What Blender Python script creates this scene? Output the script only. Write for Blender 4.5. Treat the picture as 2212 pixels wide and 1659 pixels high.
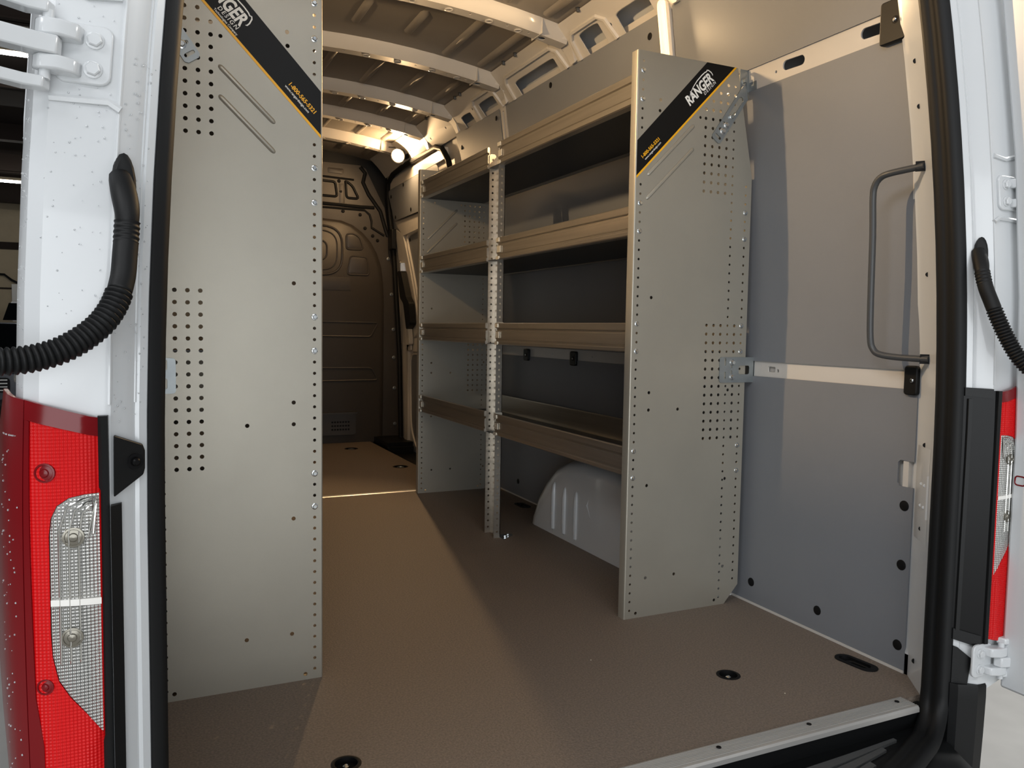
import bpy, bmesh, math, random
import numpy as np
from mathutils import Vector, Matrix
from mathutils.geometry import delaunay_2d_cdt

for _o in list(bpy.data.objects):
    bpy.data.objects.remove(_o)
random.seed(7)
SC = bpy.context.scene
COL = SC.collection
PI = math.pi

# ------------------------------------------------------------------ camera
YAW, PITCH, ROLL = 0.4345, -0.06855, -0.01604
FPX = 1727.9
cam_d = bpy.data.cameras.new('camera')
cam = bpy.data.objects.new('camera', cam_d)
COL.objects.link(cam)
cam_d.sensor_fit = 'HORIZONTAL'
cam_d.sensor_width = 36.0
cam_d.lens = FPX / 2212.0 * 36.0
cam_d.clip_start = 0.02
_f = Vector((math.sin(YAW) * math.cos(PITCH), math.cos(YAW) * math.cos(PITCH), math.sin(PITCH)))
_r = Vector((math.cos(YAW), -math.sin(YAW), 0))
_d = _f.cross(_r)
_r2 = _r * math.cos(ROLL) + _d * math.sin(ROLL)
_d2 = _d * math.cos(ROLL) - _r * math.sin(ROLL)
_m = Matrix((_r2, -_d2, -_f)).transposed().to_4x4()
_m.translation = Vector((-0.8008, -1.8708, 0.8163))
cam.matrix_world = _m
SC.camera = cam

# ------------------------------------------------------------------ world, garage light, exposure
world = bpy.data.worlds.new('world')
SC.world = world
world.use_nodes = True
_bg = world.node_tree.nodes['Background']
_bg.inputs[0].default_value = (0.93, 0.96, 1.0, 1)
_bg.inputs[1].default_value = 0.24

def area(name, loc, target, size, energy, color):
    d = bpy.data.lights.new(name, 'AREA')
    d.shape = 'RECTANGLE'
    d.size, d.size_y = size
    d.energy = energy
    d.color = color
    o = bpy.data.objects.new(name, d)
    COL.objects.link(o)
    o.location = loc
    o.rotation_euler = (Vector(target) - Vector(loc)).to_track_quat('-Z', 'Y').to_euler()
    return o

# behind and beside the camera: two added fill lights and the garage's ceiling lamps; the tubes in view give their own light
area('rear_fill_offscreen', (-2.0, -6.5, 0.72), (-0.3, 0.0, 0.60), (4.9, 2.7), 168, (0.93, 0.97, 1.0))  # added fill from behind the camera; no bay door is built
area('garage_ceiling_lamp_behind_offscreen', (-0.9, -4.4, 3.7), (-0.2, -0.8, 0.6), (2.4, 0.6), 38, (0.97, 0.98, 1.0))
area('left_fill_offscreen', (-3.8, -2.6, 3.7), (0.8, -0.6, 0.8), (2.8, 1.2), 92, (0.97, 0.98, 1.0))  # added fill from the left, brightens the right jamb and wall
area('garage_ceiling_lamp_right_offscreen', (4.6, -1.5, 3.7), (2.4, 0.6, -0.68), (2.4, 1.2), 190, (1.0, 0.99, 0.96))

vs = SC.view_settings
vs.view_transform = 'Standard'
vs.look = 'None'
vs.gamma = 1.0
vs.use_curve_mapping = False
vs.exposure = 0.0
SC.display_settings.display_device = 'sRGB'

# ------------------------------------------------------------------ materials
def lin(c):
    return tuple((x / 12.92 if x <= 0.04045 else ((x + 0.055) / 1.055) ** 2.4) for x in (v / 255.0 for v in c))

def mat(name, rgb, rough=0.5, metal=0.0, coat=0.0, bump=0.0, bscale=200.0, var=0.0, vscale=6.0,
        emit=None, estr=0.0, spec=0.5, stretch=None, grid=None, trans=0.0):
    m = bpy.data.materials.new(name)
    m.use_nodes = True
    nt = m.node_tree
    b = nt.nodes['Principled BSDF']
    c = lin(rgb)
    b.inputs['Base Color'].default_value = (*c, 1)
    b.inputs['Roughness'].default_value = rough
    b.inputs['Metallic'].default_value = metal
    b.inputs['Coat Weight'].default_value = coat
    b.inputs['Coat Roughness'].default_value = 0.06
    b.inputs['Specular IOR Level'].default_value = spec
    b.inputs['Transmission Weight'].default_value = trans
    if emit:
        b.inputs['Emission Color'].default_value = (*emit, 1)
        b.inputs['Emission Strength'].default_value = estr
    tc = nt.nodes.new('ShaderNodeTexCoord')
    vec = tc.outputs['Object']
    if stretch:
        mp = nt.nodes.new('ShaderNodeMapping')
        mp.inputs['Scale'].default_value = stretch
        nt.links.new(vec, mp.inputs[0])
        vec = mp.outputs[0]
    if var > 0:
        n = nt.nodes.new('ShaderNodeTexNoise')
        n.inputs['Scale'].default_value = vscale
        n.inputs['Detail'].default_value = 5
        nt.links.new(vec, n.inputs['Vector'])
        r = nt.nodes.new('ShaderNodeMapRange')
        r.inputs['From Min'].default_value = 0.3
        r.inputs['From Max'].default_value = 0.7
        r.inputs['To Min'].default_value = 1 - var
        r.inputs['To Max'].default_value = 1 + var
        nt.links.new(n.outputs[0], r.inputs[0])
        mx = nt.nodes.new('ShaderNodeVectorMath')
        mx.operation = 'SCALE'
        mx.inputs[0].default_value = c
        nt.links.new(r.outputs[0], mx.inputs['Scale'])
        nt.links.new(mx.outputs[0], b.inputs['Base Color'])
    hsrc = None
    if bump > 0 and not grid:
        n2 = nt.nodes.new('ShaderNodeTexNoise')
        n2.inputs['Scale'].default_value = bscale
        n2.inputs['Detail'].default_value = 3
        nt.links.new(vec, n2.inputs['Vector'])
        hsrc = n2.outputs[0]
    if grid:
        sx = nt.nodes.new('ShaderNodeSeparateXYZ')
        nt.links.new(vec, sx.inputs[0])
        outs = []
        for ax, g in grid:
            mu = nt.nodes.new('ShaderNodeMath'); mu.operation = 'MULTIPLY'
            mu.inputs[1].default_value = g
            nt.links.new(sx.outputs[ax], mu.inputs[0])
            si = nt.nodes.new('ShaderNodeMath'); si.operation = 'SINE'
            nt.links.new(mu.outputs[0], si.inputs[0])
            outs.append(si.outputs[0])
        if len(outs) == 2:
            ad = nt.nodes.new('ShaderNodeMath'); ad.operation = 'ADD'
            nt.links.new(outs[0], ad.inputs[0]); nt.links.new(outs[1], ad.inputs[1])
            hsrc = ad.outputs[0]
        else:
            hsrc = outs[0]
    if hsrc is not None:
        bp = nt.nodes.new('ShaderNodeBump')
        bp.inputs['Strength'].default_value = bump
        bp.inputs['Distance'].default_value = 0.002
        nt.links.new(hsrc, bp.inputs['Height'])
        nt.links.new(bp.outputs[0], b.inputs['Normal'])
    return m

M = dict(
    white=mat('white_paint', (206, 209, 211), 0.28, coat=0.5, var=0.015, vscale=3),
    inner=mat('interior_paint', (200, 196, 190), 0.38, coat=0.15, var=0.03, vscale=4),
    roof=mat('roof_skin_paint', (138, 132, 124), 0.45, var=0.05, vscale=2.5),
    panel=mat('satin_grey_panel', (166, 161, 149), 0.36, metal=0.48, bump=0.08, bscale=900, var=0.03, vscale=7),
    edge=mat('panel_bare_edge', (190, 188, 184), 0.3, metal=0.8),
    liner=mat('grey_wall_liner', (120, 123, 128), 0.48, bump=0.10, bscale=700, var=0.02, vscale=5),
    floor=mat('brown_grey_floor', (120, 108, 97), 0.62, bump=0.7, bscale=260, var=0.26, vscale=210, spec=0.35),
    alu=mat('mill_aluminium', (190, 184, 174), 0.3, metal=0.86, var=0.10, vscale=14, stretch=(1, 0.15, 6), bump=0.03, bscale=80),
    strip=mat('sill_aluminium', (200, 198, 194), 0.36, metal=0.6, var=0.06, vscale=20, stretch=(0.2, 5, 1)),
    zinc=mat('zinc_plate', (152, 158, 160), 0.36, metal=0.7, var=0.08, vscale=30),
    bzinc=mat('bright_zinc', (226, 222, 210), 0.34, metal=0.4),
    bolt=mat('bright_bolt', (214, 218, 220), 0.18, metal=1.0),
    rubber=mat('black_rubber', (14, 15, 16), 0.55, spec=0.3, bump=0.05, bscale=300),
    plastic=mat('black_plastic', (15, 16, 17), 0.45, spec=0.3, bump=0.08, bscale=500),
    black_or_shade=mat('black_parts_and_hole_shade', (12, 12, 13), 0.6, spec=0.25),
    hole=mat('hole_dark', (10, 10, 10), 0.9),
    tubegrey=mat('dark_grey_tube', (62, 64, 66), 0.4),
    part=mat('partition_plastic', (66, 61, 56), 0.42, bump=0.12, bscale=500, var=0.03),
    tray=mat('shelf_tray_metal', (62, 66, 72), 0.45, metal=0.4),
    black=mat('sticker_black', (8, 8, 9), 0.45, spec=0.25),
    yellow=mat('sticker_yellow', (244, 178, 22), 0.4),
    wprint=mat('white_print', (240, 238, 232), 0.5),
    red=mat('red_lens', (206, 12, 16), 0.3, bump=0.35, grid=((0, 1500), (2, 1500)), spec=0.25),
    dred=mat('dark_red_lens', (112, 6, 14), 0.2, spec=0.35),
    clear=mat('clear_lens', (196, 196, 192), 0.2, metal=0.75, coat=0.4, bump=0.5, grid=((0, 1500), (2, 1500))),
    chrome=mat('lens_chrome', (225, 225, 222), 0.1, metal=1.0),
    bulb=mat('bulb_glass', (120, 116, 106), 0.15, metal=0.6),
    warm=mat('warm_lamp_lens', (255, 236, 200), 0.4, emit=(1.0, 0.74, 0.38), estr=1.25),
    concrete=mat('garage_concrete', (188, 186, 182), 0.6, var=0.12, vscale=3, bump=0.1, bscale=40),
    gwall=mat('garage_beige_wall', (190, 174, 146), 0.8, var=0.04),
    gdark=mat('garage_dark_ceiling', (46, 36, 30), 0.9),
    carw=mat('car_white', (210, 212, 214), 0.2, coat=1.0),
    carb=mat('car_dark_blue', (22, 28, 46), 0.2, coat=1.0),
    glass=mat('car_glass', (14, 17, 20), 0.05, coat=1.0),
    tyre=mat('tyre', (20, 20, 20), 0.8),
    crumb=mat('pale_crumb', (225, 215, 195), 0.8),
)
for _n, _s in (('gdark', None),):
    pass
TUBE = mat('fluorescent_tube', (255, 255, 255), 0.4, emit=(1.0, 0.97, 0.9), estr=40.0)
WATER = mat('water_drop', (235, 238, 240), 0.03, coat=1.0, trans=0.6)

# ------------------------------------------------------------------ helpers
ORG = {}

class MB:
    def __init__(self):
        self.v, self.f = [], []

    def add(self, vs_, fs_):
        o = len(self.v)
        self.v += [tuple(p) for p in vs_]
        self.f += [tuple(i + o for i in f) for f in fs_]
        return self

    def box(self, a, b):
        x0, y0, z0 = a
        x1, y1, z1 = b
        vs_ = [(x, y, z) for x in (x0, x1) for y in (y0, y1) for z in (z0, z1)]
        return self.add(vs_, [(0, 1, 3, 2), (4, 6, 7, 5), (0, 4, 5, 1), (2, 3, 7, 6), (0, 2, 6, 4), (1, 5, 7, 3)])

    def prism(self, poly, fn, w0, w1):
        n = len(poly)
        vs_ = [fn(u, v, w0) for u, v in poly] + [fn(u, v, w1) for u, v in poly]
        fs_ = [tuple(range(n)), tuple(range(2 * n - 1, n - 1, -1))]
        fs_ += [(i, (i + 1) % n, n + (i + 1) % n, n + i) for i in range(n)]
        return self.add(vs_, fs_)

    def sections(self, secs, closed=True, caps=True):
        n = len(secs[0])
        vs_ = [p for s in secs for p in s]
        fs_ = []
        m = n if closed else n - 1
        for k in range(len(secs) - 1):
            for i in range(m):
                j = (i + 1) % n
                fs_.append((k * n + i, k * n + j, (k + 1) * n + j, (k + 1) * n + i))
        if caps and closed:
            fs_.append(tuple(range(n)))
            fs_.append(tuple(range(len(vs_) - 1, len(vs_) - n - 1, -1)))
        return self.add(vs_, fs_)

    def cyl(self, p0, p1, r0, r1=None, n=12):
        r1 = r0 if r1 is None else r1
        p0, p1 = Vector(p0), Vector(p1)
        z = (p1 - p0).normalized()
        x = z.orthogonal().normalized()
        y = z.cross(x)
        ring = lambda p, r: [p + x * r * math.cos(2 * PI * i / n) + y * r * math.sin(2 * PI * i / n) for i in range(n)]
        return self.sections([ring(p0, r0), ring(p1, r1)])

    def tube(self, path, r, n=10, closed=False, radii=None):
        P = [Vector(p) for p in path]
        N = len(P)
        up = None
        secs = []
        for k in range(N):
            a = P[k - 1] if (k > 0 or closed) else P[k]
            b = P[(k + 1) % N] if (k < N - 1 or closed) else P[k]
            t = (b - a).normalized()
            if up is None:
                up = t.orthogonal().normalized()
            up = (up - t * up.dot(t)).normalized()
            s = t.cross(up)
            rr = radii[k] if radii else r
            secs.append([P[k] + up * rr * math.cos(2 * PI * i / n) + s * rr * math.sin(2 * PI * i / n) for i in range(n)])
        if closed:
            secs.append(secs[0])
        return self.sections(secs, caps=not closed)

    def lathe(self, prof, origin=(0, 0, 0), axis=(0, 0, 1), n=20):
        o = Vector(origin)
        z = Vector(axis).normalized()
        x = z.orthogonal().normalized()
        y = z.cross(x)
        secs = [[o + z * h + (x * math.cos(2 * PI * i / n) + y * math.sin(2 * PI * i / n)) * max(r, 1e-5) for i in range(n)] for r, h in prof]
        return self.sections(secs)

def obj(name, mb, m, parent=None, angle=32, org=None, bevel=0):
    if org is None:
        org = ORG[parent.name] if parent is not None else Vector((0, 0, 0))
    org = Vector(org)
    me = bpy.data.meshes.new(name)
    me.from_pydata([tuple(Vector(p) - org) for p in mb.v], [], mb.f)
    bm = bmesh.new()
    bm.from_mesh(me)
    bmesh.ops.remove_doubles(bm, verts=bm.verts, dist=1e-6)
    bmesh.ops.recalc_face_normals(bm, faces=bm.faces)
    bm.to_mesh(me)
    bm.free()
    me.polygons.foreach_set('use_smooth', [True] * len(me.polygons))
    me.set_sharp_from_angle(angle=math.radians(angle))
    me.materials.append(M[m] if isinstance(m, str) else m)
    o = bpy.data.objects.new(name, me)
    COL.objects.link(o)
    if parent is None:
        o.location = org
    else:
        o.parent = parent
    ORG[o.name] = org
    if bevel:
        md = o.modifiers.new('bevel', 'BEVEL')
        md.width = bevel
        md.segments = 2
        md.limit_method = 'ANGLE'
        md.angle_limit = math.radians(40)
    return o

def thing(name, label, cat, loc, group=None):
    o = bpy.data.objects.new(name, None)
    COL.objects.link(o)
    o.empty_display_size = 0.05
    o.location = loc
    ORG[o.name] = Vector(loc)
    o['label'] = label
    o['category'] = cat
    if group:
        o['group'] = group
    return o

def tag(o, label, cat, group=None):
    o['label'] = label
    o['category'] = cat
    if group:
        o['group'] = group
    return o

def struct(o):
    o['kind'] = 'structure'
    return o

def circ(cx, cy, r, n=10):
    return [(cx + r * math.cos(2 * PI * i / n), cy + r * math.sin(2 * PI * i / n)) for i in range(n)]

def rrect(cx, cy, w, h, r, n=4, ang=0.0):
    out = []
    for qx, qy, a0 in ((1, 1, 0), (-1, 1, PI / 2), (-1, -1, PI), (1, -1, 1.5 * PI)):
        for i in range(n + 1):
            a = a0 + PI / 2 * i / n
            x = qx * (w / 2 - r) + r * math.cos(a)
            y = qy * (h / 2 - r) + r * math.sin(a)
            out.append((cx + x * math.cos(ang) - y * math.sin(ang), cy + x * math.sin(ang) + y * math.cos(ang)))
    return out

def inside(poly, px, py):
    P = np.array(poly)
    x0, y0 = P[:, 0], P[:, 1]
    x1, y1 = np.roll(x0, -1), np.roll(y0, -1)
    res = np.zeros(len(px), bool)
    for a, b, c, d in zip(x0, y0, x1, y1):
        k = ((b > py) != (d > py))
        if b != d:
            res ^= k & (px < (c - a) * (py - b) / (d - b) + a)
    return res

def densify(poly, step):
    out = []
    n = len(poly)
    for i in range(n):
        a, b = poly[i], poly[(i + 1) % n]
        k = max(1, int(math.hypot(b[0] - a[0], b[1] - a[1]) / step))
        out += [(a[0] + (b[0] - a[0]) * t / k, a[1] + (b[1] - a[1]) * t / k) for t in range(k)]
    return out

def plate(mb, outline, holes, th, fn, extra=(), step=None):
    """a flat or wrapped sheet with real holes; fn(u, v, w) places it, w runs 0..th"""
    if step:
        outline = densify(outline, step)
        us = [p[0] for p in outline]; vs2 = [p[1] for p in outline]
        g = [(u, v) for u in np.arange(min(us) + step, max(us), step) for v in np.arange(min(vs2) + step, max(vs2), step)]
        gx, gy = np.array([p[0] for p in g]), np.array([p[1] for p in g])
        if len(g):
            ok = inside(outline, gx, gy)
            for h in holes:
                ok &= ~inside(h, gx, gy)
            extra = list(extra) + [p for p, k in zip(g, ok) if k]
    loops = [outline] + list(holes)
    V, E = [], []
    for lp in loops:
        o = len(V)
        V += [Vector(p) for p in lp]
        E += [(o + i, o + (i + 1) % len(lp)) for i in range(len(lp))]
    V += [Vector(p) for p in extra]
    rv, re_, rf, ov, oe, of = delaunay_2d_cdt(V, E, [], 0, 1e-7)
    pts = np.array([tuple(p) for p in rv])
    tri = np.array([tuple(t) for t in rf])
    c = pts[tri].mean(axis=1)
    keep = inside(outline, c[:, 0], c[:, 1])
    for h in holes:
        hp = np.array(h)
        bb = (c[:, 0] > hp[:, 0].min()) & (c[:, 0] < hp[:, 0].max()) & (c[:, 1] > hp[:, 1].min()) & (c[:, 1] < hp[:, 1].max())
        idx = np.where(bb & keep)[0]
        if len(idx):
            keep[idx[inside(h, c[idx, 0], c[idx, 1])]] = False
    tri = tri[keep]
    n = len(pts)
    vs_ = [fn(u, v, 0.0) for u, v in pts] + [fn(u, v, th) for u, v in pts]
    fs_ = [tuple(t) for t in tri.tolist()] + [(t[2] + n, t[1] + n, t[0] + n) for t in tri.tolist()]
    cnt = {}
    for t in tri.tolist():
        for a, b in ((t[0], t[1]), (t[1], t[2]), (t[2], t[0])):
            cnt[(min(a, b), max(a, b))] = cnt.get((min(a, b), max(a, b)), 0) + 1
    fs_ += [(a, b, b + n, a + n) for (a, b), k in cnt.items() if k == 1]
    return mb.add(vs_, fs_)

def copy_tree(o, loc, rotz=0.0):
    c = o.copy()
    COL.objects.link(c)
    c.location = loc
    c.rotation_euler = (0, 0, rotz)
    for ch in [k for k in bpy.data.objects if k.parent == o]:
        d = ch.copy(); COL.objects.link(d); d.parent = c
        for g in [k for k in bpy.data.objects if k.parent == ch]:
            e = g.copy(); COL.objects.link(e); e.parent = d
    return c

def text_mesh(txt, size, bold=0.0, shear=0.0, space=1.0):
    cu = bpy.data.curves.new('lettering', 'FONT')
    cu.body = txt
    cu.size = size
    cu.offset = bold
    cu.shear = shear
    cu.space_character = space
    cu.resolution_u = 3
    cu.fill_mode = 'FRONT'
    t = bpy.data.objects.new('lettering', cu)
    COL.objects.link(t)
    bpy.context.view_layer.update()
    me = bpy.data.meshes.new_from_object(t)
    vs_ = [tuple(v.co) for v in me.vertices]
    fs_ = [tuple(p.vertices) for p in me.polygons]
    bpy.data.objects.remove(t)
    bpy.data.curves.remove(cu)
    bpy.data.meshes.remove(me)
    return vs_, fs_

def hexbolt(mb, p, ax, r=0.0058, h=0.005, washer=True):
    p, ax = Vector(p), Vector(ax).normalized()
    if washer:
        mb.lathe([(r * 1.35, 0), (r * 1.4, 0.001), (r * 1.1, 0.0018)], p, ax, 14)
    mb.lathe([(r, 0.001), (r, h), (r * 0.8, h * 1.25)], p, ax, 6)
    return mb

# shape of the van: the wall leans in above waist height, the rear opening tapers and rakes
def W(z):
    return 0.865 - (0.10 * ((z - 0.9) / 1.05) ** 1.6 if z > 0.9 else 0.0)

def TS(z):
    d = max(0.0, z - 0.55) ** 2
    return 0.066 * d, 0.045 * d

def D(x, y, z):
    t, s = TS(z)
    return (x - math.copysign(t, x), y + s, z)

def Zr(x):
    return 2.045 - 0.072 * (x / 0.74) ** 2

# ================================================================== STRUCTURE
FL = lambda u, v, w: (u, v, -0.014 + w)
def WR(s, base=0.0):
    return lambda u, v, w: (s * (W(v) - base - w), u, v)

# ---- floor
TD_ROUND = [(0.461, -0.406), (-0.464, -0.435)]
TD_LONG = [(0.803, -0.476, PI / 2 + 0.12), (-0.803, -0.476, PI / 2 - 0.12), (0.795, 1.43, PI / 2)]
TD_FLAT = [(0.571, 2.622), (0.466, 3.40), (-0.571, 2.622), (-0.466, 3.40)]
def stadium(cx, cy, l, w, ang, n=6):
    return rrect(cx, cy, l, w, w / 2 - 1e-4, n, ang)
fh = [circ(x, y, 0.0225, 20) for x, y in TD_ROUND] + [stadium(x, y, 0.094, 0.036, a) for x, y, a in TD_LONG]
mb = MB()
plate(mb, [(-0.866, -0.66), (0.866, -0.66), (0.866, 1.93), (-0.866, 1.93)], fh, 0.014, FL)
floor = struct(obj('floor', mb, 'floor'))
mb = MB()
plate(mb, [(-0.866, 1.938), (0.866, 1.938), (0.866, 2.22), (0.672, 2.32), (0.672, 3.73), (-0.672, 3.73), (-0.866, 3.73)],
      [circ(x, y, 0.038, 20) for x, y in TD_FLAT], 0.014, FL)
obj('floor_board', mb, 'floor', floor)
mb = MB()
mb.prism([(1.915, 0.0), (1.92, 0.003), (1.948, 0.003), (1.953, 0.0)], lambda u, v, w: (w, u, v + 0.0005), -0.864, 0.864)
obj('joint_strip', mb, 'strip', floor)['label'] = 'bare metal joint strip'
mb = MB()
mb.box((-0.90, -0.64, -0.10), (0.90, 4.2, -0.055))
obj('subfloor', mb, 'plastic', floor)
mb = MB()
mb.box((0.68, 2.24, -0.054), (0.90, 3.72, -0.04))
mb.box((0.672, 2.30, -0.05), (0.680, 3.72, -0.015))
mb.box((0.70, 3.35, -0.04), (0.88, 3.70, 0.035))
mb.box((0.69, 3.30, -0.04), (0.87, 3.345, 0.01))
obj('step_well', mb, 'plastic', floor)['label'] = 'black plastic step well by the sliding door'

# ---- side walls
def side_wall(s, name):
    prof = [(0.965, -0.45), (0.965, 0.55), (0.945, 1.10), (0.912, 1.5), (0.885, 1.75), (0.855, 1.89), (0.81, 1.955), (0.76, 1.985), (0.755, 1.975),
            (0.80, 1.945), (0.843, 1.88), (0.872, 1.74), (0.898, 1.5), (0.930, 1.10), (0.950, 0.55), (0.950, -0.45)]
    mb = MB()
    mb.sections([[(s * x, y, z) for x, z in prof] for y in (-0.55, 0.6, 2.0, 4.2)])
    w = struct(obj(name, mb, 'white'))
    # added panel that stops light leaking between inner and outer skin behind the rear pillar
    zz = [-0.04, 0.5, 1.0, 1.4, 1.7, 1.88, 1.94]
    mb = MB()
    mb.prism([(W(z) - 0.002, z) for z in zz] + [(0.68, 1.945), (0.68, 1.985), (0.775, 1.982)] + [(float(np.interp(z, [-0.45, 0.55, 1.10, 1.5, 1.75, 1.89, 1.955], [0.965, 0.965, 0.945, 0.912, 0.885, 0.855, 0.81])), z) for z in reversed(zz)],
             lambda u, v, w_: (s * u, w_, v), -0.55, -0.535)
    obj('light_block_panel', mb, 'inner', w)
    # white inner skin that shows between the liners
    mb = MB()
    plate(mb, [(-0.57, -0.04), (2.40, -0.04), (2.40, 1.90), (-0.57, 1.90)],
          [rrect(yc, 1.551, 0.11, 0.05, 0.012, 3) for yc in (-0.165, -0.432, 0.5, 0.9)] + [rrect(1.676, 1.67, 0.03, 0.38, 0.01, 3)], 0.004, WR(s, -0.016), step=0.15)
    obj('inner_skin', mb, 'inner', w)
    def liner(name, outline, holes=(), base=0.0, m='liner', th=0.0045):
        mb = MB()
        plate(mb, outline, list(holes), th, WR(s, base), step=0.11)
        return obj(name, mb, m, w)
    cut = rrect(-0.567, 0.484, 0.082, 0.064, 0.008, 4)
    low = [(-0.566, 0.006), (2.30, 0.006), (2.30, 0.688), (-0.566, 0.688), (-0.566, 0.516), (-0.528, 0.516), (-0.522, 0.510), (-0.522, 0.460), (-0.528, 0.453), (-0.566, 0.453)]
    liner('liner_panel', low)
    liner('liner_panel', [(-0.566, 0.733), (2.30, 0.733), (2.30, 1.517), (-0.553, 1.517)])
    # the long pale rails between the liners
    liner('side_rail', [(-0.57, 0.684), (2.30, 0.684), (2.30, 0.737), (-0.57, 0.737)],
          [rrect(-0.075, 0.711, 0.03, 0.016, 0.004, 3)] + [circ(y, 0.708, 0.005, 8) for y in (-0.10, 0.62, 0.95, 1.30)], -0.006, 'inner')
    liner('side_rail', [(-0.55, 1.510), (2.30, 1.510), (2.30, 1.580), (-0.55, 1.580)],
          [stadium(-0.165, 1.551, 0.080, 0.026, 0.04), stadium(-0.432, 1.551, 0.085, 0.026, 0.04), circ(-0.098, 1.545, 0.004, 8),
           stadium(0.5, 1.551, 0.08, 0.026, 0.04), stadium(0.9, 1.551, 0.08, 0.026, 0.04)], -0.005, 'inner')
    liner('liner_panel', [(-0.535, 1.578), (0.338, 1.578), (0.338, 1.885), (-0.50, 1.885)])
    liner('liner_panel', [(0.412, 1.578), (1.640, 1.578), (1.640, 1.868), (0.412, 1.868)])
    liner('liner_panel', [(1.715, 1.52), (2.20, 1.52), (2.30, 1.868), (1.715, 1.868)])
    # floor-edge trim
    mb = MB()
    mb.box((s * 0.858, -0.566, 0.0005), (s * 0.866, 2.28, 0.007))
    obj('edge_trim', mb, 'inner', w)
    # black push-in fasteners
    for y, z in ((-0.029, 0.066), (-0.29, 0.065), (-0.545, 0.407), (-0.545, 0.262), (-0.545, 0.064), (0.47, 1.815), (1.19, 1.842),
                 (1.76, 1.835), (2.235, 1.79), (1.84, 0.075), (1.62, 0.075), (0.15, 0.065)):
        mb = MB()
        mb.lathe([(0.0128, 0.0), (0.0125, 0.0012), (0.010, 0.0022), (0.0, 0.0024)], (s * (W(z) - 0.0045), y, z), (-s, 0, 0), 16)
        obj('fastener', mb, 'black_or_shade', w)
    # roof rail with cut-outs, from the liner top up to the roof
    def rail(u, v, t):
        x = 0.778 - 0.085 * v - 0.03 * max(0, v - 0.6)
        z = 1.862 + 0.105 * v
        return (s * (x + t), u, z)
    cuts = []
    for y0, y1, v1 in ((-0.30, 0.02, 0.55), (0.13, 0.27, 0.62), (0.42, 0.61, 0.60), (0.72, 0.86, 0.66), (1.09, 1.46, 0.52), (1.70, 1.88, 0.56), (2.0, 2.13, 0.5)):
        cuts.append([(a, b) for a, b in rrect((y0 + y1) / 2, v1 / 2 + 0.03, y1 - y0, v1, 0.05, 3)])
    for y_, v_ in ((0.66, 0.45), (1.00, 0.55), (1.585, 0.5), (1.96, 0.55), (2.25, 0.4), (2.36, 0.5), (2.62, 0.45), (3.0, 0.5), (3.2, 0.3)):
        cuts.append([(y_ + 0.007 * math.cos(q), v_ + 0.052 * math.sin(q)) for q in [2 * PI * i / 10 for i in range(10)]])
    mb = MB()
    plate(mb, [(-0.56, 0), (3.70, 0), (3.70, 1.15), (-0.56, 1.15)], cuts, 0.004, rail, step=0.22)
    obj('roof_rail', mb, 'inner', w)
    # raised beads framing the cut-outs
    mb = MB()
    for y0, y1 in ((0.66, 0.92), (1.03, 1.53), (1.66, 1.93)):
        pth = [rail(y0, 0.05, -0.002), rail(y0 + 0.01, 0.62, -0.004), rail(y0 + 0.04, 0.78, -0.004), rail(y1 - 0.04, 0.78, -0.004), rail(y1 - 0.01, 0.62, -0.004), rail(y1, 0.05, -0.002)]
        mb.tube(pth, 0.009, 6)
    obj('pressed_bead', mb, 'inner', w)
    return w

wall_right = side_wall(1, 'wall_right')
wall_left = side_wall(-1, 'wall_left')
# white pillar strip between the upper liners
for s, w in ((1, wall_right), (-1, wall_left)):
    mb = MB()
    plate(mb, [(1.65, 1.30), (1.705, 1.30), (1.705, 1.868), (1.65, 1.868)], [rrect(1.676, 1.675, 0.016, 0.35, 0.005, 3)], 0.008, WR(s, -0.004), step=0.1)
    obj('pillar_strip', mb, 'inner', w)

# ---- sliding door opening and the door's inside (right side, ahead of the shelves)
mb = MB()
plate(mb, [(2.30, -0.03), (3.74, -0.03), (3.74, 1.90), (2.30, 1.90)], [], 0.006, WR(1, -0.03), step=0.12)
door_s = struct(obj('door_1', mb, 'inner'))
def sd(name, outline, base, th, m, bevel=0):
    mb = MB()
    plate(mb, outline, [], th, WR(1, base), step=0.12)
    return obj(name, mb, m, door_s, bevel=bevel)
def rpoly(pts, r=0.04, n=4):
    """round the corners of a polygon"""
    out = []
    N = len(pts)
    for i in range(N):
        p = Vector(pts[i]); a = Vector(pts[i - 1]); b = Vector(pts[(i + 1) % N])
        d1, d2 = (a - p), (b - p)
        rr = min(r, d1.length * 0.45, d2.length * 0.45)
        s1, s2 = p + d1.normalized() * rr, p + d2.normalized() * rr
        for k in range(n + 1):
            t = k / n
            q = s1 * (1 - t) ** 2 + p * 2 * t * (1 - t) + s2 * t * t
            out.append((q.x, q.y))
    return out
up = rpoly([(2.62, 1.555), (3.595, 1.552), (3.665, 1.765), (2.62, 1.775)], 0.05)
mid = rpoly([(2.60, 0.80), (3.17, 0.80), (3.42, 1.44), (2.60, 1.475)], 0.09)
low = rpoly([(2.60, 0.02), (3.24, -0.02), (3.39, 0.12), (3.42, 0.64), (2.60, 0.64)], 0.09)
for o in (up, mid, low):
    sd('liner_panel', o, 0.004 if o is up else -0.022, 0.004, 'liner')
for o, rr in ((mid, 0.012), (low, 0.009)):
    mb = MB()
    mb.tube([WR(1, -0.016)(u, v, 0) for u, v in densify(o, 0.06)], rr, 6, closed=True)
    obj('pressed_bead', mb, 'inner', door_s)
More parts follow.
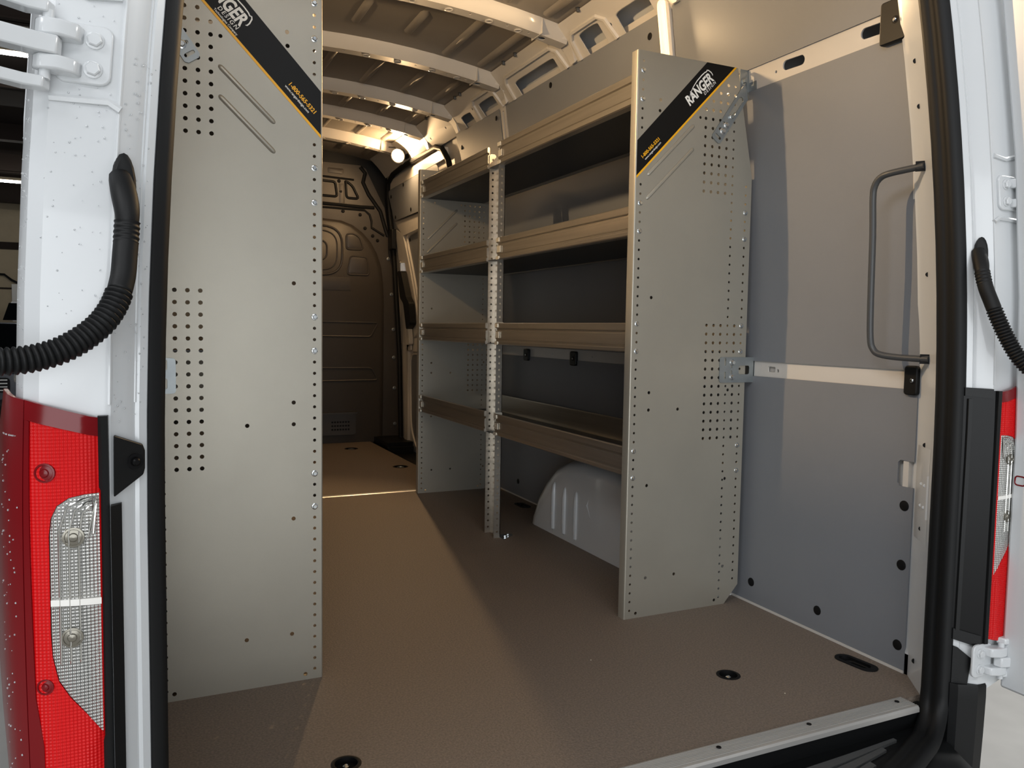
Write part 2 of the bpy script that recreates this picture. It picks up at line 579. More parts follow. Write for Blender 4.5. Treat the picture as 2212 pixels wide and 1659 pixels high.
# solid frame strips around the recesses
for o in ([(2.50, 1.475), (3.47, 1.44), (3.60, 1.545), (2.50, 1.548)], [(2.50, 0.655), (3.46, 0.655), (3.46, 0.735), (2.50, 0.79)],
          [(3.43, 0.0), (3.50, 0.0), (3.62, 1.50), (3.46, 1.45), (3.20, 0.80), (3.44, 0.68)], [(2.50, 1.785), (3.67, 1.772), (3.64, 1.83), (2.50, 1.845)]):
    sd('door_frame', o, -0.022, 0.020, 'inner')
for y, z in ((3.60, 1.72), (3.30, 1.755), (3.20, 1.585), (3.55, 1.575), (3.36, 1.405), (3.38, 1.32)):
    mb = MB()
    mb.lathe([(0.013, 0.0), (0.012, 0.002), (0.0, 0.003)], (W(z) - 0.008 + (0.026 if z < 1.5 else 0), y, z), (-1, 0, 0), 12)
    obj('fastener', mb, 'black_or_shade', door_s)
mb = MB()
path = [(2.36, 0.02), (2.37, 0.9), (2.40, 1.60), (2.45, 1.76), (2.52, 1.835), (2.62, 1.865), (3.25, 1.868), (3.50, 1.855), (3.62, 1.82), (3.675, 1.74), (3.685, 1.60), (3.67, 1.40), (3.60, 0.6), (3.56, 0.04)]
mb.tube([(W(z) - 0.006, y, z) for y, z in path], 0.017, 10)
obj('door_seal', mb, 'rubber', door_s)
mb = MB()
mb.prism(rpoly([(3.50, 1.20), (3.42, 1.20), (3.33, 1.02), (3.27, 0.98), (3.24, 0.84), (3.33, 0.80), (3.40, 0.98), (3.47, 1.02)], 0.02), lambda u, v, w: (W(v) - w, u, v), 0.004, 0.045)
obj('door_latch', mb, 'plastic', door_s)
mb = MB()
mb.box((0.795, 3.60, 1.36), (0.83, 3.69, 1.50))
obj('latch_block', mb, 'plastic', door_s, bevel=0.006)
mb = MB()
mb.cyl((W(1.3) + 0.0, 3.53, 1.27), (W(1.3) - 0.012, 3.53, 1.27), 0.010, n=10)
mb.box((W(1.3) - 0.010, 3.515, 1.20), (W(1.3) + 0.01, 3.535, 1.26))
obj('striker', mb, 'chrome', door_s)
mb = MB()
mb.box((0.852, 3.33, 0.665), (0.862, 3.37, 0.70))
mb.prism(rpoly([(3.30, 0.70), (3.37, 0.70), (3.40, 0.80), (3.36, 0.92), (3.30, 0.74)], 0.03), lambda u, v, w: (0.86 - w, u, v), 0.0, 0.03)
obj('lower_bracket', mb, 'inner', door_s)

# ---- ceiling: roof skin, bows, pressed ribs
xs = [-0.78 + 1.56 * i / 16 for i in range(17)]
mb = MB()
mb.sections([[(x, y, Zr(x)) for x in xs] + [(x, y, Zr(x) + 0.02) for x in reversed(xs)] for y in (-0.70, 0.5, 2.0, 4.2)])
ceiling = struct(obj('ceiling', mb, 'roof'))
BOWS = [-0.36, 0.31, 0.97, 1.62, 2.24, 2.72, 3.22]
bx = [-0.715 + 1.43 * i / 20 for i in range(21)]
for k, yb in enumerate(BOWS):
    mb = MB()
    prof = [(-0.062, 0.001), (-0.046, 0.0), (-0.031, -0.050), (-0.026, -0.056), (-0.024, -0.0515), (-0.043, 0.006), (-0.062, 0.006)]
    prof2 = [(-a, b) for a, b in prof]
    for pr in (prof, prof2):
        mb.sections([[(x, yb + a, Zr(x) + b) for a, b in pr] for x in bx])
    holes = []
    for x in (-0.62, -0.52, -0.40, -0.24, -0.10, 0.10, 0.24, 0.40, 0.52, 0.62):
        holes.append(circ(x, 0.004 if abs(x) < 0.6 else 0.0, 0.0085 if abs(x) != 0.62 else 0.014, 12))
    for x in (-0.47, -0.32, 0.0, 0.32, 0.47, 0.56, -0.56):
        holes.append(circ(x, -0.006, 0.005, 8))
    plate(mb, [(-0.715, -0.027), (0.715, -0.027), (0.715, 0.027), (-0.715, 0.027)], holes, 0.002,
          lambda u, v, w, yb=yb: (u, yb + v, Zr(u) - 0.056 + w), step=0.1)
    b = obj('roof_bow', mb, 'inner', ceiling)
    # dished collars round the bigger holes
    mb = MB()
    for x in (-0.52, -0.40, -0.24, -0.10, 0.10, 0.24, 0.40, 0.52):
        mb.lathe([(0.016, 0), (0.0165, 0.002), (0.013, 0.0035), (0.009, 0.001)], (x, yb + 0.004, Zr(x) - 0.056), (0, 0, -1), 14)
    obj('hole_collar', mb, 'inner', b)
    mb = MB()
    for s in (-1, 1):       # end feet that run down on to the roof rail
        e = [(s * 0.70, yb, Zr(0.70) - 0.028), (s * 0.735, yb, 1.945), (s * 0.752, yb, 1.915), (s * 0.766, yb, 1.868)]
        secs = []
        for (x, y, z), hw, ht in zip(e, (0.046, 0.050, 0.040, 0.022), (0.030, 0.026, 0.018, 0.010)):
            secs.append([(x - s * ht * 0.7, y - hw * 0.7, z - ht * 0.4), (x - s * ht * 0.7, y + hw * 0.7, z - ht * 0.4), (x + s * ht * 0.5, y + hw, z + ht), (x + s * ht * 0.5, y - hw, z + ht)])
        mb.sections(secs)
        mb.box((s * 0.600 - 0.001, yb - 0.047, Zr(0.6) - 0.0575), (s * 0.600 + 0.001, yb + 0.047, Zr(0.6) - 0.002))
    obj('bow_foot', mb, 'inner', b)
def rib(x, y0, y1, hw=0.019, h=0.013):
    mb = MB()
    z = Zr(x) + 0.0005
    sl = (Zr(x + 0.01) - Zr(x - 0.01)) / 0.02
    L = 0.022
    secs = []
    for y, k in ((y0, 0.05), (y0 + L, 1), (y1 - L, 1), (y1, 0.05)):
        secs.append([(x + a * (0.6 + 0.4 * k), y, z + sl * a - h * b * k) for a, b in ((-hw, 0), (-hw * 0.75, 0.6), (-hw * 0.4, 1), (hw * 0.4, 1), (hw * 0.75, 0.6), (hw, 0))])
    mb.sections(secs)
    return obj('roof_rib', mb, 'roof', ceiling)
edges = [-0.70] + BOWS + [3.70]
for k in range(len(edges) - 1):
    a, b = edges[k] + 0.066, edges[k + 1] - 0.066
    for x in (0.60, 0.43, 0.22, 0.0, -0.22, -0.43, -0.60):
        if k in (2, 3) and abs(x) < 0.3:
            rib(x, (a + b) / 2 - 0.13, (a + b) / 2 + 0.13)
        else:
            rib(x, a, b)
for y in (0.76, 1.30, 1.42, 1.95, 2.02, 2.47):
    mb = MB()
    hexbolt(mb, (0.66, y, Zr(0.66) - 0.0), (0, 0, -1), 0.007, 0.012)
    obj('roof_stud', mb, 'tubegrey', ceiling)

# ---- front partition
PO = [(0.90, -0.05), (0.893, 0.17), (0.863, 1.04), (0.80, 1.50), (0.775, 1.655), (0.64, 1.915), (0.60, 1.935)]
PO = PO + [(-x, z) for x, z in reversed(PO)]
PY = lambda u, v, w: (u, 3.735 - w, v)
mb = MB()
plate(mb, PO, [], 0.02, PY)
wall_front = struct(obj('wall_front', mb, 'part'))
mb = MB()
mb.box((-0.95, 3.76, -0.05), (0.95, 3.80, 2.06))
obj('cab_bulkhead', mb, 'plastic', wall_front)
def pad(outline, h, name='raised_panel', m='part', y=3.715):
    mb = MB()
    inner = []
    c = Vector((sum(p[0] for p in outline) / len(outline), sum(p[1] for p in outline) / len(outline)))
    for p in outline:
        d = c - Vector(p)
        q = Vector(p) + d.normalized() * min(0.014, d.length * 0.4)
        inner.append((q.x, q.y))
    secs = [[(u, y + 0.002, v) for u, v in outline], [(u, y - h * 0.5, v) for u, v in outline], [(u, y - h, v) for u, v in inner]]
    mb.sections(secs)
    return obj(name, mb, m, wall_front, angle=50)
def bead(path, r=0.008, closed=False, m='part', name='pressed_bead', y=3.714):
    mb = MB()
    mb.tube([(u, y, v) for u, v in path], r, 8, closed=closed)
    return obj(name, mb, m, wall_front)
def both(fn, pts, *a, **k):
    fn(pts, *a, **k)
    fn([(-x, z) for x, z in reversed(pts)], *a, **k)
both(pad, rpoly([(0.375, 1.865), (0.485, 1.862), (0.485, 1.90), (0.375, 1.90)], 0.008), 0.004)
both(pad, rpoly([(0.24, 1.712), (0.440, 1.708), (0.425, 1.808), (0.24, 1.812)], 0.02), -0.008)
both(bead, rpoly([(0.24, 1.712), (0.440, 1.708), (0.425, 1.808), (0.24, 1.812)], 0.02), 0.009, True, 'rubber')
both(bead, rpoly([(0.505, 1.705), (0.590, 1.705), (0.545, 1.79), (0.497, 1.822)], 0.02), 0.009, True, 'rubber')
both(pad, [(0.452, 1.66), (0.492, 1.66), (0.492, 1.80), (0.452, 1.80)], 0.003)
both(bead, [(0.0, 1.842), (0.30, 1.840), (0.555, 1.832)], 0.007, False, 'rubber')
both(bead, [(0.0, 1.662), (0.33, 1.656), (0.60, 1.650), (0.70, 1.652)], 0.012, False, 'rubber')
both(bead, [(0.0, 1.634), (0.33, 1.631), (0.632, 1.629), (0.668, 1.60), (0.682, 1.555), (0.682, 1.512), (0.773, 1.462)], 0.008, False, 'rubber')
both(bead, [(0.60, 1.925), (0.635, 1.885), (0.62, 1.82), (0.66, 1.74), (0.745, 1.63), (0.785, 1.50), (0.80, 1.46)], 0.014, False, 'rubber')
# the broad bulged lower field with its rounded shoulder
mb = MB()
arch = [(0.775, 1.02), (0.770, 1.12), (0.755, 1.24), (0.723, 1.335), (0.68, 1.41), (0.623, 1.472), (0.55, 1.522), (0.47, 1.549), (0.30, 1.558)]
arch = arch + [(-x, z) for x, z in reversed(arch)]
arch = [(0.77, 0.0), (0.775, 0.5)] + arch + [(-0.775, 0.5), (-0.77, 0.0)]
inn = [(x * 0.95, min(z * 1.0, z - 0.022 if z > 1.1 else z)) for x, z in arch]
mb.sections([[(u, 3.718, v) for u, v in arch], [(u, 3.700, v) for u, v in [(x * 0.985, z - (0.008 if z > 1.1 else 0)) for x, z in arch]], [(u, 3.690, v) for u, v in inn]])
field = obj('bulged_field', mb, 'part', wall_front, angle=60)
yb = 3.689
both(bead, rpoly([(0.497, 1.350), (0.618, 1.352), (0.596, 1.43), (0.560, 1.457), (0.497, 1.457)], 0.025), 0.0055, True, 'part', y=yb)
both(pad, rpoly([(0.503, 1.355), (0.612, 1.357), (0.588, 1.425), (0.555, 1.451), (0.503, 1.451)], 0.025), 0.005, y=yb)
both(bead, rpoly([(0.505, 1.177), (0.660, 1.177), (0.645, 1.300), (0.527, 1.306)], 0.022), 0.0055, True, 'part', y=yb)
both(pad, rpoly([(0.511, 1.182), (0.652, 1.183), (0.640, 1.295), (0.530, 1.300)], 0.02), 0.005, y=yb)
for rx, rz, r in ((0.20, 0.168, 0.008), (0.165, 0.135, 0.005), (0.095, 0.07, 0.006)):
    pts = [(0.27 + rx * math.copysign(abs(math.cos(a)) ** 0.6, math.cos(a)), 1.337 + rz * math.copysign(abs(math.sin(a)) ** 0.6, math.sin(a))) for a in [2 * PI * i / 40 for i in range(40)]]
    both(bead, pts, r, True, 'part', y=yb)
for slot in ([(0.0, 0.750), (0.672, 0.747), (0.727, 0.846), (0.0, 0.848)], [(0.0, 0.434), (0.725, 0.440), (0.680, 0.526), (0.0, 0.528)]):
    both(bead, rpoly(slot, 0.02), 0.006, True, 'part', y=yb)
both(pad, [(0.20, 1.066), (0.529, 1.066), (0.529, 1.158), (0.20, 1.158)], 0.003, 'insert_panel', 'part', y=yb)
mb = MB()
mb.prism(rpoly([(0.20, 0.06), (0.56, 0.06), (0.56, 0.21), (0.20, 0.21)], 0.02), lambda u, v, w: (u, yb - w, v), 0, 0.03)
mb.box((0.19, yb - 0.05, 0.206), (0.567, yb, 0.22))
vent = obj('vent_housing', mb, 'part', wall_front)
for r_ in range(3):
    for c_ in range(7):
        mb = MB()
        mb.prism(rrect(0.395 + c_ * 0.019, 0.15 - r_ * 0.026, 0.013, 0.012, 0.003, 2), lambda u, v, w: (u, yb - 0.03 - w, v), 0, 0.002)
        obj('vent_slot_shade', mb, 'black_or_shade', vent)  # dark inserts stand in for the shade inside the vent openings
for x, z in ((0.452, 1.815), (0.50, 1.812), (0.465, 1.745), (0.48, 1.612), (0.60, 1.596), (0.635, 1.505), (0.69, 1.455), (0.725, 1.425), (0.805, 1.30), (0.83, 1.05), (0.845, 0.80), (0.85, 0.60), (0.855, 0.38), (0.86, 0.12)):
    mb = MB()
    hexbolt(mb, (x, 3.714, z), (0, -1, 0), 0.009, 0.006)
    obj('partition_bolt', mb, 'black_or_shade' if z > 1.4 else 'zinc', wall_front)

# ---- rear door frame: pillars (deformed so they taper and rake), header, seal
ZS = [-0.045, 0.05, 0.065, 0.1, 0.25, 0.4, 0.55, 0.7, 0.85, 1.0, 1.15, 1.3, 1.45, 1.6, 1.75, 1.9, 2.0]
PROF = [(0.868, -0.56), (0.862, -0.575), (0.802, -0.655), (0.792, -0.668), (0.789, -0.70), (0.797, -0.735), (0.806, -0.742), (0.811, -0.741),
        (0.815, -0.747), (0.8285, -0.758), (0.838, -0.767), (0.848, -0.7685), (0.915, -0.7705), (0.932, -0.762), (0.942, -0.74), (0.947, -0.70),
        (0.952, -0.63), (0.957, -0.54), (0.93, -0.52)]
def pillar(s, name):
    mb = MB()
    mb.sections([[D(s * (min(x, 0.862) if z < 0.06 else x), y, z) for x, y in PROF] for z in ZS])
    return struct(obj(name, mb, 'white', angle=24))
trim_r = pillar(1, 'trim_1')
trim_l = pillar(-1, 'trim_2')
for s, tr in ((1, trim_r), (-1, trim_l)):
    for u, v, r in ((0.8395, -0.7675, 0.0022), (0.811, -0.7415, 0.0018)):
        mb = MB()
        mb.tube([D(s * u, v, z) for z in [0.715 + i * 0.09 for i in range(13)]], r, 6)
        obj('seam_bead', mb, 'white', tr)
for z in (1.43, 1.33, 0.955, 0.565, 0.37, 0.055):
    mb = MB()
    p = Vector(D(0.832, -0.6147, z)); n = Vector((-0.8, -0.6, 0)).normalized()
    mb.cyl(p - n * 0.004, p + n * 0.0012, 0.0052, n=10)
    obj('dark_hole_disc', mb, 'black_or_shade', trim_r)  # dark discs stand in for the shaded holes in the jamb
# joggle where the latch striker sits in the right jamb
mb = MB()
js = []
for z, d in ((0.34, 0.0005), (0.40, 0.012), (0.50, 0.012), (0.56, 0.0005)):
    n = Vector((-0.8, -0.6, 0))
    a = Vector(D(0.866, -0.569, z)); b = Vector(D(0.806, -0.649, z))
    js.append([a, a + n * d * 0.3, a.lerp(b, 0.35) + n * d, b.lerp(a, 0.15) + n * d, b])
mb.sections(js, closed=True)
obj('jamb_joggle', mb, 'white', trim_r, angle=20)
mb = MB()
for z in (0.425, 0.475):
    for t in (0.45, 0.7):
        p = Vector(D(0.866, -0.569, z)).lerp(Vector(D(0.806, -0.649, z)), t) + Vector((-0.8, -0.6, 0)) * 0.012
        mb.lathe([(0.004, 0), (0.003, 0.001), (0, 0.0014)], p, (-0.8, -0.6, 0), 8)
obj('spot_weld', mb, 'white', trim_r)
mb = MB()
mb.sections([[D(x, y, z) for y, z in ((-0.70, 1.86), (-0.735, 1.88), (-0.768, 1.90), (-0.76, 2.02), (-0.55, 2.02), (-0.56, 1.90))] for x in (-0.78, -0.4, 0.001, 0.4, 0.78)])
struct(obj('trim_3', mb, 'white'))

# closed rubber seal round the opening
SP = [(0.0, -0.672), (0.012, -0.676), (0.017, -0.686), (0.013, -0.697), (0.010, -0.703), (0.015, -0.712), (0.016, -0.724), (0.008, -0.733), (-0.004, -0.736), (-0.006, -0.68)]
pth = []
R_ = 0.085
def arc(cx, cz, a0, a1, n=8):
    return [(cx + R_ * math.cos(a0 + (a1 - a0) * i / n), cz + R_ * math.sin(a0 + (a1 - a0) * i / n), -math.cos(a0 + (a1 - a0) * i / n), -math.sin(a0 + (a1 - a0) * i / n)) for i in range(n + 1)]
HX, Z0, Z1 = 0.791, -0.055, 1.86
BOW = lambda x, z: -0.20 * max(0.0, 1 - (x / 0.79) ** 2) * min(1.0, max(0.0, (0.04 - z) / 0.05))
pth += [(HX, z, -1, 0) for z in [Z0 + R_ + (Z1 - Z0 - 2 * R_) * i / 16 for i in range(17)]]
pth += arc(HX - R_, Z1 - R_, 0, PI / 2) + [(0, Z1, 0, -1)] + arc(-HX + R_, Z1 - R_, PI / 2, PI)
pth += [(-HX, z, 1, 0) for z in [Z1 - R_ - (Z1 - Z0 - 2 * R_) * i / 16 for i in range(17)]]
pth += arc(-HX + R_, Z0 + R_, PI, 1.5 * PI) + [(-0.706 + 1.412 * i / 14, Z0, 0, 1) for i in range(1, 14)] + arc(HX - R_, Z0 + R_, 1.5 * PI, 2 * PI)
secs = [[D(x + nx * o, y + BOW(x, z), z + nz * o) for o, y in SP] for x, z, nx, nz in pth]
secs.append(secs[0])
mb = MB()
mb.sections(secs, caps=False)
seal = struct(obj('trim_4', mb, 'rubber', angle=60))

# ---- sill: ribbed aluminium strip, black upstand, bumper step
prof = [(-0.652, 0.0008), (-0.654, 0.0030)]
y = -0.656
for i in range(8):
    prof += [(y, 0.0034), (y - 0.0022, 0.0034), (y - 0.0028, 0.0022), (y - 0.0038, 0.0022)]
    y -= 0.0046
prof += [(-0.695, 0.0036), (-0.700, 0.0030), (-0.7035, -0.001), (-0.704, -0.010), (-0.699, -0.012), (-0.698, 0.0005)]
mb = MB()
mb.prism(prof, lambda u, v, w: (w, u, v), -0.745, 0.742)
sill = thing('sill_strip', 'ribbed bare aluminium strip along the rear edge of the cargo floor', 'sill strip', (0, -0.675, 0.0008))
obj('ribbed_strip', mb, 'strip', sill, angle=25)
for x in (0.713, 0.453, 0.217, -0.02, -0.26, -0.50, -0.71):
    mb = MB()
    mb.lathe([(0.0052, 0), (0.005, 0.0012), (0.002, 0.0008), (0.0, 0.0006)], (x, -0.669, 0.0034), (0, 0, 1), 12)
    obj('screw', mb, 'black_or_shade', sill)
mb = MB()
mb.box((-0.79, -0.69, -0.10), (0.79, -0.655, -0.013))
obj('sill_upstand', mb, 'plastic', floor)

# ================================================================== SHELVING UNITS
PITCH_H = 0.0254
Z_H0 = 0.0235
XF = 0.4457
LIPS = [1.436, 1.079, 0.756, 0.407]
ANG = math.atan2(0.345, 0.334)
CA, SA = math.cos(ANG), math.sin(ANG)

def panel_holes(near, lower_top):
    big, small = 0.0047, 0.0036
    H = []
    zi = lambda i: Z_H0 + i * PITCH_H
    on_sticker = lambda x, z: 1.222 + (x - 0.43) * 1.033 < z < 1.342 + (x - 0.43) * 1.066
    for i in range(61):
        H.append((XF, zi(i), small))
    c4 = XF + 12.435 * PITCH_H
    c = lambda k: c4 + (k - 4) * PITCH_H
    for i in range(0, 60):
        H.append((c4, zi(i), small))
    for i in range(2, 49):
        H.append((c(6), zi(i), small))
    for i in range(19, lower_top + 1):
        for k in (1, 2, 3, 5):
            H.append((c(k), zi(i), big))
    for i in range(47, 60):
        for k in (0, 1, 2, 3):
            H.append((c(k), zi(i), big))
    H += [(c(-1) + 0.006, zi(55), big * 0.9), (c(-1) + 0.006, zi(56), big * 0.9)]
    H += [(x, z, big) for x, z in ((0.504, 1.451), (0.503, 1.422), (0.491, 0.910), (0.492, 0.644), (0.492, 0.595), (0.592, 0.595), (0.493, 0.380),
                                   (0.497, 0.113), (0.596, 0.113), (0.467, 0.0135), (0.746, 0.016), (0.7705, 0.910), (0.7705, 0.647), (0.7735, 0.1165), (0.7705, 0.3825))]
    edge = lambda z: 0.833 - 0.008 if z < 1.27 else 0.833 - (z - 1.27) * 0.213 - 0.010
    out = []
    for x, z, r in H:
        if near and on_sticker(x, z):
            continue
        if x > edge(z) or z > 1.56:
            continue
        if any(abs(x - a) < r + q + 0.001 and abs(z - b) < r + q + 0.001 and math.hypot(x - a, z - b) < r + q + 0.001 for a, b, q in out):
            continue
        out.append((x, z, r))
    return out

def shelving_unit(s, y0, label):
    P = lambda x, y, z: (s * x, y0 + y, z)
    U = thing('shelving_unit', label, 'shelving', (s * 0.63, y0 + 0.93, 0.0), 'cargo van shelving units')
    outline = [(0.4305, 0.0), (0.783, 0.0), (0.833, 0.055), (0.833, 1.27), (0.768, 1.575), (0.4305, 1.575)]
    for near in (True, False):
        yo = 0.0 if near else 1.86
        hl = [circ(x, z, r, 10) for x, z, r in panel_holes(near, 32 if s > 0 else 34)]
        mb = MB()
        plate(mb, outline, hl, 0.002, lambda u, v, w: P(u, yo + w, v))
        ep = obj('end_panel', mb, 'panel', U, angle=20)
        # rolled front edge and turned flanges
        mb = MB()
        mb.prism([(0.427, 0.029), (0.427, 0.0045), (0.4278, 0.0018), (0.4292, 0.0004), (0.4312, 0.0), (0.4312, 0.002), (0.4298, 0.003), (0.429, 0.0048), (0.429, 0.029)],
                 lambda u, v, w: P(u, yo + v, w), 0.0, 1.575)
        obj('front_flange', mb, 'panel', ep, angle=50)
        mb = MB()
        mb.prism([(0.831, 0.055), (0.833, 0.055), (0.833, 1.27), (0.831, 1.27)], lambda u, v, w: P(u, yo + w, v), 0.002, 0.026)
        mb.prism([(0.43, 0.0), (0.783, 0.0), (0.783, 0.002), (0.43, 0.002)], lambda u, v, w: P(u, yo + w, v), 0.002, 0.026)
        mb.prism([(0.43, 1.573), (0.768, 1.573), (0.768, 1.575), (0.43, 1.575)], lambda u, v, w: P(u, yo + w, v), 0.002, 0.02)
        obj('turned_flange', mb, 'panel', ep)
        # two pressed diagonal ribs
        rr = (((0.466, 1.243), (0.620, 1.397)), ((0.464, 1.178), (0.620, 1.333))) if s > 0 else (((0.530, 1.253), (0.645, 1.361)), ((0.530, 1.190), (0.645, 1.299)))
        for (xa, za), (xb, zb) in rr:
            mb = MB()
            d = Vector((xb - xa, 0, zb - za)).normalized()
            pts = [Vector((xa, 0.004, za)) + d * k for k in (0.0, 0.003, 0.008)] + [Vector((xb, 0.004, zb)) - d * k for k in (0.008, 0.003, 0.0)]
            mb.tube([P(p.x, yo + p.y - 0.002, p.z) for p in pts], 0.006, 10, radii=[0.002, 0.0048, 0.0062, 0.0062, 0.0048, 0.002])
            obj('pressed_rib', mb, 'panel', ep)
        # shelf bolts
        c6 = XF + 14.435 * PITCH_H
        for i in (15, 18, 29, 32, 42, 45, 56, 59):
            for x in (XF, c6):
                if x == c6 and (i > 46 or (not near)):
                    continue
                z = Z_H0 + i * PITCH_H
                mb = MB()
                hexbolt(mb, P(x, yo, z), (0, -1, 0), 0.0052, 0.005)
                if not near:
                    mb = MB()
                    hexbolt(mb, P(x, yo + 0.002, z), (0, 1, 0), 0.0052, 0.005)
                obj('bolt', mb, 'bolt', ep)
        if near:
            # ---- diagonal sticker
            st = MB()
            st.prism([(0.4312, 1.231 + 0.0012), (0.764, 1.575), (0.658, 1.575), (0.4312, 1.334)], lambda u, v, w: P(u, -w, v), 0.0001, 0.0004)
            sticker = obj('sticker', st, 'black', U)
            sticker['label'] = 'black diagonal sticker with yellow edge stripe and lettering'
            sm = MB()
            q = 0.0075
            sm.prism([(0.4312, 1.2322), (0.7635, 1.575), (0.7635 - q / SA * 0.72, 1.575), (0.4312, 1.2322 + q)], lambda u, v, w: P(u, -w, v), 0.0004, 0.0006)
            obj('stripe', sm, 'yellow', sticker)
            def lettering(txt, width, t_end, n0, m, bold=0.0, shear=0.0, space=1.0, center=None, hscale=1.0):
                vs_, fs_ = text_mesh(txt, 1.0, bold, shear, space)
                xs_ = [v[0] for v in vs_]
                x0, x1 = min(xs_), max(xs_)
                k = width / (x1 - x0)
                mb = MB()
                out = []
                for vx, vy, _ in vs_:
                    a = (vx - x0) * k          # along the reading direction
                    n = n0 + vy * k * hscale
                    if s > 0:
                        t = t_end - width + a if center is None else center - width / 2 + a
                    else:
                        t = t_end_l + width - a if center is None else center + width / 2 - a
                    X = 0.4312 + t * CA - n * SA
                    Z = 1.231 + t * SA + n * CA
                    out.append(P(X, -0.00075, Z))
                mb.add(out, fs_)
                return obj('lettering', mb, m, sticker)
            t_end, t_end_l = 0.390, 0.272
            lettering('RANGER', 0.116, t_end, 0.0275, 'wprint', bold=0.035, shear=0.12, hscale=1.3)
            lettering('DESIGN', 0.054, t_end, 0.0160, 'wprint', bold=0.01, shear=0.12, space=1.35)
            lettering('1-800-565-5321', 0.078, 0, 0.0255, 'yellow', bold=0.028, center=0.093 if s > 0 else 0.088)
            lettering('www.rangerdesign.com', 0.072, 0, 0.0165, 'wprint', bold=0.012, center=0.093 if s > 0 else 0.094)
            if s < 0:
                lettering('Technologies Company', 0.066, 0, 0.0082, 'wprint', bold=0.012, center=0.296)
            # van-roof swoosh over the lettering
            wv = 0.116
            sw = [(0.13, 0.030), (0.22, 0.037), (0.38, 0.0435), (0.58, 0.0475), (0.78, 0.0485), (0.90, 0.0475), (0.955, 0.0455), (0.985, 0.0475), (1.02, 0.044), (1.05, 0.034), (1.05, 0.027), (1.03, 0.0245)]
            half = [0.0004, 0.0008, 0.0011, 0.0013, 0.0014, 0.0014, 0.0014, 0.0014, 0.0015, 0.0015, 0.0013, 0.0006]
            mb = MB()
            L_, R2 = [], []
            for i, (a, n) in enumerate(sw):
                p0, p1 = Vector(sw[max(0, i - 1)]), Vector(sw[min(len(sw) - 1, i + 1)])
                d = Vector(((p1.x - p0.x) * wv, p1.y - p0.y)).normalized()
                for sign, lst in ((1, L_), (-1, R2)):
                    aa = a * wv - d.y * half[i] * sign
                    nn = 0.0140 + n + d.x * half[i] * sign
                    t = t_end - wv + aa if s > 0 else t_end_l + wv - aa
                    lst.append(P(0.4312 + t * CA - nn * SA, -0.00075, 1.231 + t * SA + nn * CA))
            n_ = len(L_)
            mb.add(L_ + R2, [(i, i + 1, n_ + i + 1, n_ + i) for i in range(n_ - 1)])
            obj('emblem_line', mb, 'wprint', sticker)
    # ---- shelves
    for k, zb in enumerate(LIPS):
        xb = 0.775 if k == 0 else 0.818
        mb = MB()
        mb.box(P(0.437, 0.006, zb + 0.002), P(xb, 1.858, zb + 0.004))
        tr = obj('shelf_tray', mb, 'tray', U)
        lp = [(0.004, 0), (0.0005, 0.003), (0, 0.012), (0.005, 0.014), (0.005, 0.020), (0.002, 0.022), (0.002, 0.052), (0.0075, 0.054), (0.0075, 0.061),
              (0.0005, 0.063), (0, 0.080), (0.003, 0.083), (0.008, 0.083), (0.010, 0.079), (0.010, 0.0045), (0.03, 0.0045), (0.03, 0.0)]
        for ya, yb_ in ((0.030, 0.944), (1.042, 1.857)):
            mb = MB()
            mb.prism(lp, lambda u, v, w: P(0.4305 + u, w, zb + v), ya, yb_)
            obj('front_lip', mb, 'alu', tr, angle=20)
        mb = MB()
        mb.prism([(xb + 0.008 - u, v) for u, v in lp], lambda u, v, w: P(u, w, zb + v), 0.030, 1.857)
        obj('back_lip', mb, 'alu', tr, angle=20)
        # pale end brackets that tie the lips to post and end panel
        for yc, dirn in ((0.944, -1), (1.857, -1)):
            mb = MB()
            for za, zc_, ya, yl in ((0.066, 0.080, 0.0, 0.026), (0.026, 0.050, 0.010, 0.040), (0.0, 0.012, 0.0, 0.026)):
                mb.box(P(0.4285, yc + dirn * ya, zb + za), P(0.4305, yc + dirn * yl, zb + zc_))
            obj('lip_bracket', mb, 'bzinc', tr)
    # ---- perforated upright between the two bays
    mb = MB()
    hz = [Z_H0 + i * PITCH_H for i in range(0, 58)]
    for yy in (0.9475, 1.0365):
        plate(mb, [(0.438, 0.0), (0.465, 0.0), (0.465, 1.487), (0.460, 1.493), (0.443, 1.493), (0.438, 1.487)], [circ(0.452, z, 0.0043, 10) for z in hz], 0.002,
              lambda u, v, w, yy=yy: P(u, yy + w, v))
    plate(mb, [(0.9475, 0.0), (1.0385, 0.0), (1.0385, 1.48), (0.9475, 1.48)], [circ(0.993, z, 0.0048, 8) for z in hz if z < 1.46], 0.002, lambda u, v, w: P(0.463 + w, u, v))
    post = obj('upright_post', mb, 'alu', U)
    for zb in LIPS:
        mb = MB()
        plate(mb, rrect(0.4515, zb + 0.043, 0.029, 0.086, 0.003, 2), [circ(0.452, zb + 0.043 + d, 0.003, 8) for d in (-0.026, 0.0, 0.026)], 0.0015, lambda u, v, w: P(u, 0.9455 + w, v))
        obj('post_bracket', mb, 'bzinc', post)
    mb = MB()
    mb.prism([(0.462, 0.905), (0.525, 0.955), (0.525, 0.975), (0.462, 0.975)], lambda u, v, w: P(u, v, w), 0.0, 0.003)
    hexbolt(mb, P(0.485, 0.945, 0.003), (0, 0, 1), 0.008, 0.006)
    hexbolt(mb, P(0.503, 0.958, 0.003), (0, 0, 1), 0.006, 0.006)
    obj('post_foot', mb, 'bolt', post)
    # ---- zinc brackets that tie the end panel to the wall rails
    mb = MB()
